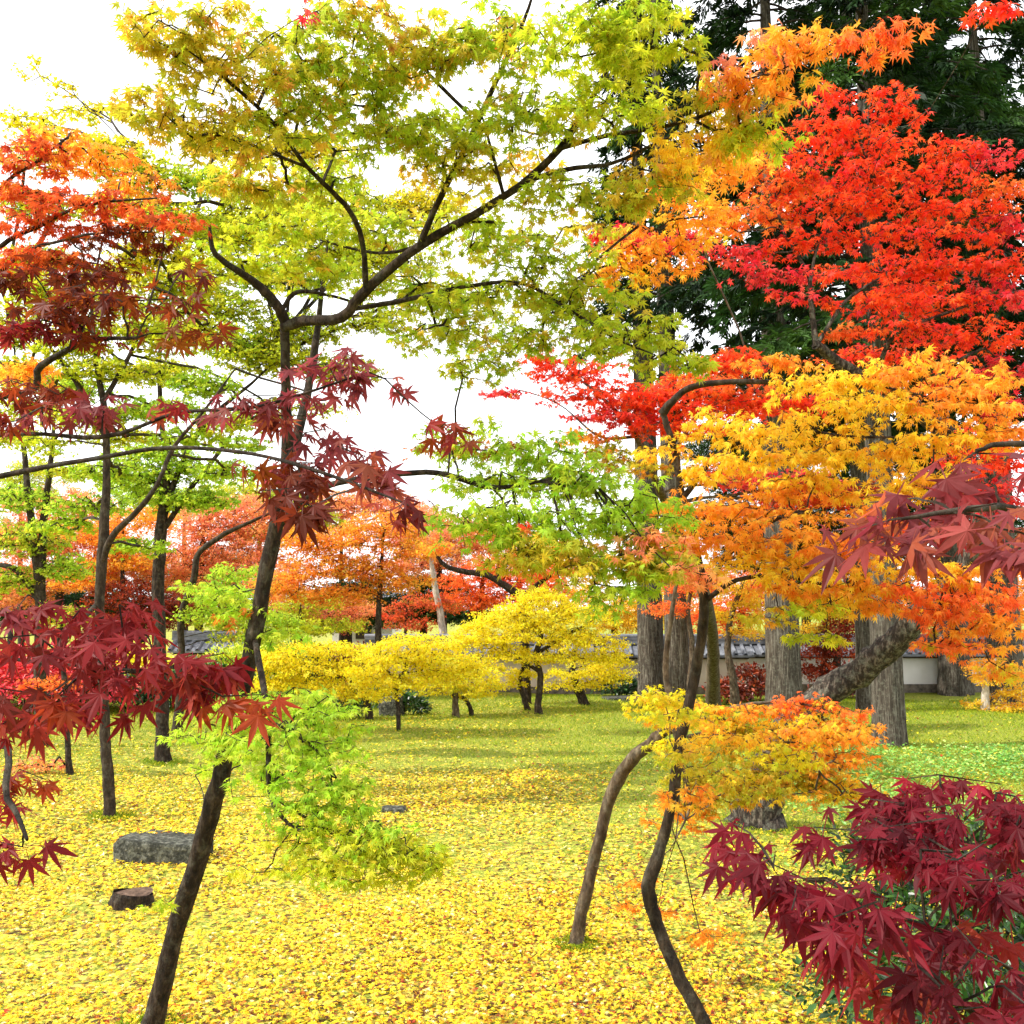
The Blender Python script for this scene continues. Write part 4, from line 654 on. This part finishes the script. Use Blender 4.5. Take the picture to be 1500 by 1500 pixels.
bgtree('golden orange maple with open thin branches left of the white leaning trunk', 552, 25.2, 10, [(500, 790, 60, 25), (560, 770, 60, 25), (600, 800, 50, 25), (470, 830, 60, 25), (530, 830, 60, 22), (440, 790, 50, 25), (580, 850, 50, 22), (490, 870, 60, 20), (420, 860, 50, 25)], [('f2a43c', 3), ('ee8a3a', 2), ('f0be3a', 3), ('c8b83a', 1)], 104, cov=.85, w_=11)
bgtree('pale orange maple low behind the leftmost yellow dome tree', 430, 29.5, 5, [(420, 890, 50, 20), (470, 910, 60, 18), (520, 890, 40, 18), (400, 850, 40, 25)], PINKOR, 105)
bgtree('coral red maple spreading above the white leaning trunk', 650, 32, -12, [(620, 760, 50, 20), (650, 790, 60, 24), (600, 785, 50, 20), (690, 800, 50, 22), (640, 820, 60, 20), (600, 830, 50, 16), (700, 770, 50, 16)], PINKOR, 106)
bgtree('bright orange maple right of the white leaning trunk', 700, 30, 8, [(700, 850, 60, 20), (740, 875, 60, 18), (680, 880, 50, 18), (780, 850, 50, 18), (720, 830, 50, 16), (800, 870, 40, 16)], ORED, 107)
bgtree('small crimson maple left of the white leaning trunk', 592, 28.4, 4, [(580, 900, 30, 14), (620, 880, 40, 14), (600, 915, 40, 10), (655, 885, 25, 14)], [('e8603c', 3), ('e07048', 3), ('d8883c', 2), ('9aa040', 1)], 108, w_=8, cov=.6)
bgtree('yellow orange maple behind the big dome maple', 900, 31, 0, [(880, 890, 60, 18), (920, 910, 50, 18), (850, 870, 40, 16), (940, 880, 40, 20)], GOLD, 109)
bgtree('red and orange maple behind the thick cedar', 1085, 30, 0, [(1080, 890, 60, 25), (1060, 930, 50, 20), (1110, 860, 50, 25), (1030, 900, 40, 20), (1100, 940, 50, 15)], ORED, 110)
bgtree('dull red maple low between the thick cedar and the grey cedar', 1225, 25.5, 3, [(1215, 950, 50, 20), (1240, 920, 40, 20), (1200, 980, 45, 14), (1250, 985, 35, 12)], BROWNRED, 111)
bgtree('orange maple behind the white wall at far right', 1420, 33, 0, [(1400, 880, 70, 30), (1460, 900, 60, 30), (1360, 910, 50, 20), (1480, 860, 50, 30)], ORANGE, 112)
bgtree('pale gold maple behind the beige wall right of centre', 1000, 34, 0, [(990, 870, 60, 30), (960, 900, 40, 18), (1020, 850, 50, 25)], GOLD, 113)
EG = 'evergreens beyond the wall'
bgtree('dark evergreen tree low behind the open golden maple', 510, 34, 0, [(500, 880, 60, 28), (550, 900, 60, 24), (470, 900, 50, 18), (530, 860, 40, 18)], DKGREEN, 121, cov=1.5, name='evergreen_tree', cat='evergreen tree', group=EG)
bgtree('dark evergreen tree behind the small crimson maple', 620, 35, 0, [(600, 890, 60, 24), (650, 870, 50, 24), (680, 900, 60, 18), (630, 850, 50, 14)], DKGREEN, 122, cov=1.5, name='evergreen_tree', cat='evergreen tree', group=EG)
bgtree('grey green evergreen tree behind the rose orange maple', 330, 40, 0, [(320, 830, 60, 30), (280, 870, 60, 30), (370, 860, 60, 30), (330, 890, 80, 22), (240, 840, 40, 30)], [('5a7a3a', 3), ('46682c', 3), ('7a9444', 2)], 123, name='evergreen_tree', cat='evergreen tree', group=EG)
bgtree('dark evergreen tree far left behind the pink orange maple', 90, 36, 0, [(60, 890, 80, 30), (140, 880, 70, 30), (10, 880, 50, 30), (200, 900, 50, 20)], DKGREEN, 124, cov=1.5, name='evergreen_tree', cat='evergreen tree', group=EG)
bgtree('dark evergreen tree behind the thick cedar and red leaves', 1180, 37, 0, [(1170, 850, 70, 40), (1230, 880, 60, 30), (1290, 870, 60, 40), (1120, 810, 70, 40), (1250, 800, 80, 40), (1180, 760, 70, 30), (1250, 720, 70, 35), (1120, 700, 80, 40), (1060, 760, 60, 40), (1330, 760, 70, 50), (1180, 640, 90, 40), (1300, 660, 80, 40), (1400, 700, 70, 50), (1460, 780, 60, 50), (1060, 650, 60, 35)], DKGREEN, 125, cov=1.5, name='evergreen_tree', cat='evergreen tree', group=EG)
t = Tree('white_trunk_tree', 'bare white barked leaning trunk in front of the coral red maple', P(655, 0, 28.2) * (1, 1, 0), BARK_PALE, 130, leaf=.13, cat='tree', lod='far')
t.limb('trunk', [(660, 1010, 28.2, 14), (652, 950, 28.2, 12), (645, 900, 28.2, 10), (637, 860, 28.2, 9), (632, 825, 28.2, 7), (628, 790, 28.2, 4)], 8)
t.pads([(625, 800, 40, 12, 28.2, PINKOR), (650, 780, 30, 10, 28.2, PINKOR)], cov=.8); t.done()
for k, (px, d_, pads_, pal, lab) in enumerate((
    (180, 29, [(150, 780, 60, 25), (210, 760, 50, 22), (180, 820, 60, 22), (130, 850, 50, 20)], ORANGE, 'orange maple between the twin stemmed maple and the mottled trunk'),
    (380, 34, [(360, 720, 60, 22), (420, 740, 60, 25), (390, 780, 60, 22), (450, 760, 50, 20)], YGRN, 'yellow green maple behind the upper trunk of the green maple'),
    (500, 36, [(490, 740, 70, 25), (550, 735, 60, 20), (470, 770, 60, 22), (600, 750, 50, 20)], PINKOR, 'salmon maple rising above the open golden maple'),
    (270, 37, [(240, 740, 60, 25), (290, 730, 60, 22), (200, 720, 50, 22)], LIME, 'pale lime tree far behind the forked dark trunk'),
    (760, 33, [(760, 800, 60, 20), (820, 810, 60, 22), (720, 780, 50, 18), (850, 840, 50, 20)], GOLD, 'golden maple far behind the black arching bough'),
    (30, 34, [(20, 720, 60, 30), (60, 690, 50, 22), (0, 780, 50, 30)], YGRN, 'yellow green tree far behind the twin stemmed maple'),
    (440, 28.5, [(410, 900, 50, 16), (460, 880, 50, 18), (500, 915, 40, 14), (440, 920, 50, 12)], YGRN, 'low yellow green tree behind the leftmost yellow dome tree'))):
    bgtree(lab, px, d_, 0, pads_, pal, 140 + k, w_=10)
SLG = 'slender maples round the cedars'
for k, (bx, by, tr, pads_, pal, lab) in enumerate((
    (1078, 1036, [(1078, 1042, 16), (1074, 1000, 11), (1066, 950, 10), (1072, 900, 8), (1090, 850, 5)], [(1060, 860, 45, 16), (1100, 880, 45, 16), (1090, 925, 35, 10), (1050, 900, 30, 12)], GOLD, 'slender maple with curved stem left of the thick cedar'),
    (1010, 1042, [(1012, 1048, 13), (1010, 1010, 9), (1014, 950, 8), (1008, 890, 6), (1020, 840, 4)], [(1010, 860, 40, 14), (980, 890, 35, 12), (1040, 840, 40, 14)], ORED, 'slender red orange maple between the slim gold maple and the brown cedar'),
    (1205, 1022, [(1206, 1028, 11), (1204, 990, 8), (1210, 930, 7), (1200, 880, 5)], [(1200, 880, 45, 16), (1230, 905, 40, 12), (1185, 920, 35, 10), (1215, 860, 45, 14)], GOLD, 'slender gold maple right of the thick cedar'),
    (1396, 1012, [(1396, 1018, 14), (1396, 985, 11), (1394, 940, 9), (1400, 890, 6)], [(1390, 920, 45, 14), (1420, 945, 40, 12), (1370, 950, 30, 10)], ORED, 'slender brown maple stem standing before the white wall'))):
    t = Tree('slender_maple', lab, G(bx, by), BARK_GREY, 160 + k, leaf=.1, group=SLG, lod='far'); d = GD(bx, by)
    t.limb('trunk', [(x, y, d, w_) for x, y, w_ in tr], 8)
    for q in pads_: t.pad(*q, d, pal, cov=.8, dr=.6)
    t.done()
# a dark arching bough: old maple whose foot is hidden behind the big dome tree
t = Tree('dark_bough_maple', 'maple with one thick black arching bough above the big yellow dome tree', P(778, 0, 23.5) * (1, 1, 0), BARK_DARK, 131, leaf=.12, lod='far')
t.limb('trunk', [(772, 1040, 23.5, 16), (770, 1000, 23.5, 13), (768, 940, 23.5, 12), (765, 880, 23.5, 12), (745, 862, 23.4, 11), (715, 843, 23.3, 9), (685, 838, 23.2, 8), (655, 830, 23.2, 7), (640, 815, 23.2, 4)], 9)
t.limb('branch', [(766, 875, 23.5, 10), (785, 858, 23.5, 8), (808, 842, 23.5, 4)], 7)
t.limb('branch', [(735, 855, 23.4, 5), (728, 838, 23.4, 4), (730, 825, 23.4, 2)], 5)
t.pads([(800, 835, 50, 14, 23.5, ORED), (730, 820, 40, 10, 23.4, ORED), (640, 805, 30, 10, 23.2, ORANGE)], cov=.9); t.done()

# ------------------------------------------------------------------ shrubs, hedge, ground plants
def shrub(name, label, cat, base, blobs, pal, seed, leaf, group=None, matl=None, stems=4, T=None, cov=1.6, rings=None):
    """leafy shrub: stems part and foliage part; blobs are (dx, dy, z, rx, ry, rz) in metres from its foot"""
    rng = np.random.default_rng(seed); b = np.array(base, float); b[2] = gz(b[0], b[1])
    root = empty(name, b); tag(root, label, cat, group); ch = []
    for k in range(stems):
        q = blobs[k % len(blobs)]; e = np.array((q[0], q[1], q[2])) + rng.normal(0, .25, 3) * (q[3], q[4], q[5])
        for V, Fc in tube(smooth_path([(*(rng.normal(0, .04, 2)), -.05, .018), (*(e[:2] * .35 + rng.normal(0, .03, 2)), e[2] * .55, .013), (*e, .005)], 4), 6, .04, rng): ch.append((V, Fc, None, 0))
    build('stem', ch, [BARK_DARK], root, True)
    W_ = []
    for q in blobs:
        area = 4 * math.pi * ((q[3] * q[4] + q[3] * q[5] + q[4] * q[5]) / 3); n = int(cov * area / (leaf * leaf * .35))
        u = rng.normal(size=(n, 3)); u /= np.linalg.norm(u, axis=1)[:, None]; u[:, 2] = np.where(u[:, 2] < -.5, -u[:, 2], u[:, 2])
        rr = rng.uniform(.55, 1.08, (n, 1)) * (1 + .15 * np.sin(5 * u[:, :1] + 4 * u[:, 1:2] * 2 + seed))
        pos = np.array(q[:3]) + u * rr * np.array(q[3:6]); pos[:, 2] = np.maximum(pos[:, 2], .02)
        tip = u + rng.normal(0, .6, (n, 3)); tip[:, 2] -= .1
        W, Fc = place(T or T_OVAL, pos, tip, u * .5 + np.array((0, 0, .9)) + rng.normal(0, .3, (n, 3)), leaf * rng.uniform(.6, 1.1, n))
        cc = pick(rng, pal, n) * rng.uniform(.75, 1.2, (n, 1))
        W_.append((W, Fc, tint(cc, len((T or T_OVAL)[0])), 0))
    build('foliage', W_, [matl or GLOSSLEAF], root)
SG = 'evergreen shrubs under the crimson maple'
for k, (px, py, d, rx, rz, lab) in enumerate(((1420, 1290, 3.6, .35, .5, 'glossy evergreen shrub showing through the middle of the crimson maple'),
        (1310, 1250, 5.4, .45, .45, 'leafy green shrub behind the tip of the crimson maple'), (1500, 1380, 3.3, .4, .5, 'dark glossy shrub at the right edge under the crimson maple'),
        (1350, 1420, 3.4, .32, .4, 'dark low shrub below the crimson maple at the bottom edge'), (1480, 1250, 5.2, .55, .5, 'tall leafy shrub behind the crimson maple at the right edge'), (1470, 1500, 2.8, .35, .4, 'shaded shrub in the bottom right corner'))):
    p = P(px, py, d); zt = p[2]
    shrub('evergreen_shrub', lab, 'shrub', (p[0], d, 0), [(0, 0, zt - .1, rx, rx * .8, rz * .55), (.15, .1, zt * .55, rx * 1.05, rx * .8, rz * .6), (-.1, .1, zt * .25, rx, rx * .8, rz * .5)], UNDERG, 200 + k, .05, SG, stems=7, cov=.55)
for k, (px, py, rx, rz, pal, lab) in enumerate(((605, 1045, .35, .22, DKGREEN, 'small dark green bush on the lawn right of the crooked trunk'), (905, 1022, .7, .3, DKGREEN, 'low dark bush at the foot of the beige wall beside the pale cedar'),
        (512, 1052, .3, .25, DKGREEN, 'small dark bush left of the leftmost dome maple foot'), (560, 1035, .9, .25, SHRUBG, 'low bush along the wall footing behind the crooked trunk'), (1098, 1028, .6, .5, BROWNRED, 'rusty red shrub left of the thick cedar'), (1065, 1032, .5, .35, BROWNRED, 'rusty low shrub between slim stems left of the thick cedar'),
        (1235, 1020, .9, .5, BROWNRED, 'rusty shrub mound between the thick cedar and the grey cedar'), (935, 1000, .4, .35, ROSE, 'little red shrub before the pale cedar trunk'))):
    b = G(px, py)
    shrub('low_bush', lab, 'bush', b, [(0, 0, rz * .8, rx, rx * .7, rz), (rx * .5, .1, rz * .6, rx * .6, rx * .5, rz * .7)], pal, 220 + k, .12, 'low bushes near the wall', cov=1.3)
for k, (px, py, rx, rz, pal, lab) in enumerate(((40, 1035, 1.6, .75, DKGREEN, 'dark clipped hedge mound at the far left edge'), (190, 1036, 1.5, .6, DKGREEN, 'dark hedge mound behind the mottled lime maple trunk'), (60, 1045, 1.5, .95, ROSE, 'rose red azalea bush at the left edge behind the dark red maple'), (300, 1032, 1.3, .7, SHRUBG, 'green hedge mound left of the green maple trunk'), (190, 1020, 1.2, .9, YELLOW, 'yellow bush behind the mottled lime maple trunk'), (370, 1018, 1.3, .95, YGRN, 'yellow green bush mound behind the leftmost yellow dome tree'), (440, 1016, 1.2, .9, SHRUBG, 'green bush mound low between the leftmost dome tree and the wall'), (520, 1016, 1.1, .85, BROWNRED, 'rusty brown bush mound at the left end of the beige wall'), (115, 1018, 1.3, .9, GREEN, 'mid green bush mound behind the rose red azalea'))):
    b = G(px, py)
    shrub('hedge_bush', lab, 'bush', b, [(0, 0, rz * .75, rx, rx * .6, rz * .8), (-rx * .6, 0, rz * .6, rx * .7, rx * .5, rz * .6), (rx * .6, .1, rz * .6, rx * .7, rx * .5, rz * .6)], pal, 240 + k, .12, 'hedge mounds at the left', cov=1.2, stems=6)

# ------------------------------------------------------------------ stones and stump
def rock(name, label, cat, base, size, seed, m, flat=.6, group=None, rotz=0, box_=.5):
    rng = np.random.default_rng(seed); nu, nv = 40, 22
    th = np.linspace(0, 2 * np.pi, nu, endpoint=False); ph = np.linspace(-np.pi / 2, np.pi / 2, nv)
    T_, Ph = np.meshgrid(th, ph); d = np.stack((np.cos(Ph) * np.cos(T_), np.cos(Ph) * np.sin(T_), np.sin(Ph)), -1)
    p = np.sign(d) * np.abs(d) ** box_; p /= np.maximum(1, np.linalg.norm(p, axis=-1, keepdims=True) / 1.25)
    for f in (1.6, 3.1, 6.3, 11):
        q = rng.normal(size=(3, 3)) * f; o_ = rng.uniform(0, 6, 3)
        p = p * (1 + (.11 / f ** .6) * np.sin(d @ q[0] + o_[0])[..., None] * np.cos(d @ q[1] + o_[1])[..., None])
    p[..., 2] = np.minimum(p[..., 2], flat + .05 * np.sin(3 * p[..., 0] + seed))
    V = (p * np.array(size)).reshape(-1, 3); c, s_ = math.cos(rotz), math.sin(rotz); V[:, :2] = V[:, :2] @ np.array([(c, s_), (-s_, c)])
    i = np.arange(nv - 1)[:, None] * nu; j = np.arange(nu)[None]; j2 = (j + 1) % nu
    o = build(name, [(V, np.stack((i + j, i + j2, i + nu + j2, i + nu + j), -1).reshape(-1, 4), None, 0)], [m], None, True)
    b = np.array(base, float); b[2] = gz(b[0], b[1]) - .12 * size[2]; o.location = b
    return tag(o, label, cat, group)
b = G(232, 1272); rock('lichen_stone', 'long flat topped grey stone with lichen lying behind the green maple trunk', 'stone', b + (0, .2, 0), (.42, .22, .4), 3, STONE, .6, rotz=-.05, box_=.3)
b = G(612, 1182); rock('field_stone', 'small grey stone half buried in yellow leaves near the middle of the lawn', 'stone', G(577, 1186), (.14, .11, .09), 4, STONE, .7)
rock('dark_rock', 'dark upright rock at the foot of the crooked dome maple trunk', 'rock', G(574, 1046), (.28, .24, .55), 6, STONE, .9)
rock('flat_rock', 'flat mossy rock beside the low bush at the wall foot', 'rock', G(925, 1026), (.8, .4, .2), 7, STONE, .6)
b = G(182, 1338); root = empty('tree_stump', b); tag(root, 'short sawn tree stump with dark flat top in front of the lichen stone', 'stump'); rng = np.random.default_rng(9)
path = smooth_path([(0, .14, -.08, .19), (0, .14, .03, .17), (.005, .14, .08, .165), (.01, .145, .12, .16)], 4)
ch = [(V, Fc, None, 0) for V, Fc in tube(path, 20, .035, rng, cap=False)]; build('bark', ch, [BARK_DARK], root, True)
th = np.linspace(0, 6.283, 20, endpoint=False); ring = np.c_[.01 + np.cos(th) * .15, .145 + np.sin(th) * .15, .118 + .008 * np.sin(2 * th)]
build('cut_face', [(np.vstack((ring, (.01, .145, .125))), np.array([(k, (k + 1) % 20, 20) for k in range(20)]), None, 0)], [WOOD_END], root)

# ------------------------------------------------------------------ fallen leaves, grass, ground cover
rng = np.random.default_rng(77)
def spread_pts(n, y0, y1, k=.62, off=0):
    y = np.sqrt(rng.uniform(y0 * y0, y1 * y1, n)); x = rng.uniform(-1, 1, n) * (y * k + .5) + off; return x, y
FALL = [('f8de2c', 5), ('f0d226', 4), ('fae65a', 2), ('e0b824', 2), ('f6eca0', 1), ('c8942e', 1), ('7a4a20', .6), ('4a2a18', .6), ('b4b828', .5)]
FALLR = [('c8641e', 2), ('8e341c', 2), ('54281a', 4), ('a83020', 1), ('e0a024', 3), ('ecd02c', 3)]
chunks = []
for n, y0, y1, T, sz in ((88000, 4.4, 8.5, T_LOW, .028), (90000, 8.5, 14.5, T_FAR, .034), (36000, 14.5, 24, T_FAR, .042)):
    x, y = spread_pts(n, y0, y1)
    pn = np.sin(x * 1.3 + 2) * np.sin(y * 1.1) + np.sin(x * .6 - y * .8) + .8 * np.sin(x * 3.1 + y * 1.9) * np.sin(y * 3.7 - x) + .6 * np.sin(x * 6.3 - 2 * y) * np.sin(y * 5.1 + x)
    keep = rng.random(n) < np.clip(.78 - .055 * np.maximum(0, y - 9.5) - .36 * np.clip(x - .2, 0, 1.8) * np.clip((y - 5.4) / 2, .25, 1) + .24 * pn, .1, 1)
    x, y = x[keep], y[keep]; m = len(x)
    az = rng.uniform(0, 6.28, m); tip = np.stack((np.cos(az), np.sin(az), rng.normal(.05, .28, m)), 1)
    nr = np.array((0, 0, 1.)) + rng.normal(0, .3, (m, 3)); pos = np.stack((x, y, gz(x, y) + rng.uniform(.006, .03, m)), 1)
    rd = rng.random(m) < np.clip(.07 + .16 * np.clip(x + .2, 0, 1.2) + .1 * np.clip(6.6 - y, 0, 1) + .06 * pn[keep], 0, .5)
    cc = np.where(rd[:, None], pick(rng, FALLR, m), pick(rng, FALL, m)) * rng.uniform(.7, 1.12, (m, 1))
    chunks += place_mixed(T, pos, tip, nr, sz * rng.uniform(.6, 1.3, m), np.clip(cc, 0, .92))
# leaves lying on the long stone
b = G(232, 1268); m = 60; x = b[0] + rng.uniform(-.3, .3, m); y = b[1] + .22 + rng.uniform(-.05, .15, m); az = rng.uniform(0, 6.28, m)
W, Fc = place(T_LOW[0], np.stack((x, y, np.full(m, .215) + gz(b[0], b[1])), 1), np.stack((np.cos(az), np.sin(az), 0 * az), 1), np.array((0, 0, 1.)) + rng.normal(0, .15, (m, 3)), rng.uniform(.025, .04, m))
chunks.append((W, Fc, tint(pick(rng, FALL, m), len(T_LOW[0][0])), 0))
tag(build('fallen_leaves', chunks, [LITTER]), 'carpet of fallen yellow leaves over the lawn', 'fallen leaves', kind='stuff')
TB = (np.array([(-.07, 0, 0), (.07, 0, 0), (.03, .6, .08), (-.03, .6, .08), (0, 1, .3)]), np.array([(0, 1, 2, 3), (3, 2, 4, 4)]))
TB = (np.array([(-.06, 0, 0), (.06, 0, 0), (.035, .62, .06), (0, 1, .25), (-.035, .62, .06)]), np.array([(0, 1, 2, 3, 4)]))
n = 120000; x, y = spread_pts(n, 4.6, 26, .6)
keep = rng.random(n) < np.clip(.12 + .07 * (y - 8) + .3 * np.maximum(0, x - .2), .08, 1); x, y = x[keep], y[keep]
for fx, fy, fr in ((845, 1383, .16), (212, 1530, .2), (1045, 1540, .16), (160, 1202, .25), (1110, 1212, .45), (240, 1120, .3), (1304, 1096, .5)):     # tufts round the trunk feet
    fb = G(fx, fy); a_ = rng.uniform(0, 6.28, 500); q_ = fr * (.35 + .75 * rng.random(500)); x = np.r_[x, fb[0] + np.cos(a_) * q_]; y = np.r_[y, fb[1] + np.sin(a_) * q_]
m = len(x)
az = rng.uniform(0, 6.28, m); tip = np.stack((np.cos(az) * .5, np.sin(az) * .5, rng.uniform(.5, 1, m)), 1)
W, Fc = place(TB, np.stack((x, y, gz(x, y)), 1), tip, np.stack((np.cos(az), np.sin(az), .2 + 0 * az), 1), .025 + .035 * rng.random(m) + .0012 * y)
tag(build('grass', [(W, Fc, tint(pick(rng, [('7f9a18', 3), ('9cae1e', 3), ('5f8016', 2), ('b8b830', 2)], m), 5), 0)], [GRASS]), 'short mossy green grass between the fallen leaves', 'grass', kind='stuff')
n = 9000; x = rng.uniform(2.3, 10.5, n); y = rng.uniform(8.2, 16, n)
keep = (np.sin(x * 1.7) + np.sin(y * 1.4 + x) + (x - 1.5) * .5 - (y - 12) ** 2 * .03 + rng.normal(0, .6, n)) > 1.3; x, y = x[keep], y[keep]
pos = np.repeat(np.stack((x, y, gz(x, y)), 1), 4, 0); m = len(pos); pos += rng.normal(0, .05, (m, 3)) * (1, 1, 0); pos[:, 2] += rng.uniform(.04, .2, m)
az = rng.uniform(0, 6.28, m); tip = np.stack((np.cos(az), np.sin(az), rng.normal(.1, .4, m)), 1)
W, Fc = place(T_OVAL, pos, tip, np.array((0, 0, 1.)) + rng.normal(0, .3, (m, 3)), rng.uniform(.035, .07, m))
tag(build('ground_cover', [(W, Fc, tint(pick(rng, [('6ca238', 3), ('84b84c', 3), ('4f8430', 2), ('a8c866', 2), ('d0c850', .5)], m) * rng.uniform(.8, 1.15, (m, 1)), len(T_OVAL[0])), 0)], [GLOSSLEAF]), 'bright green leafy ground cover round the cedar feet', 'ground cover', kind='stuff')
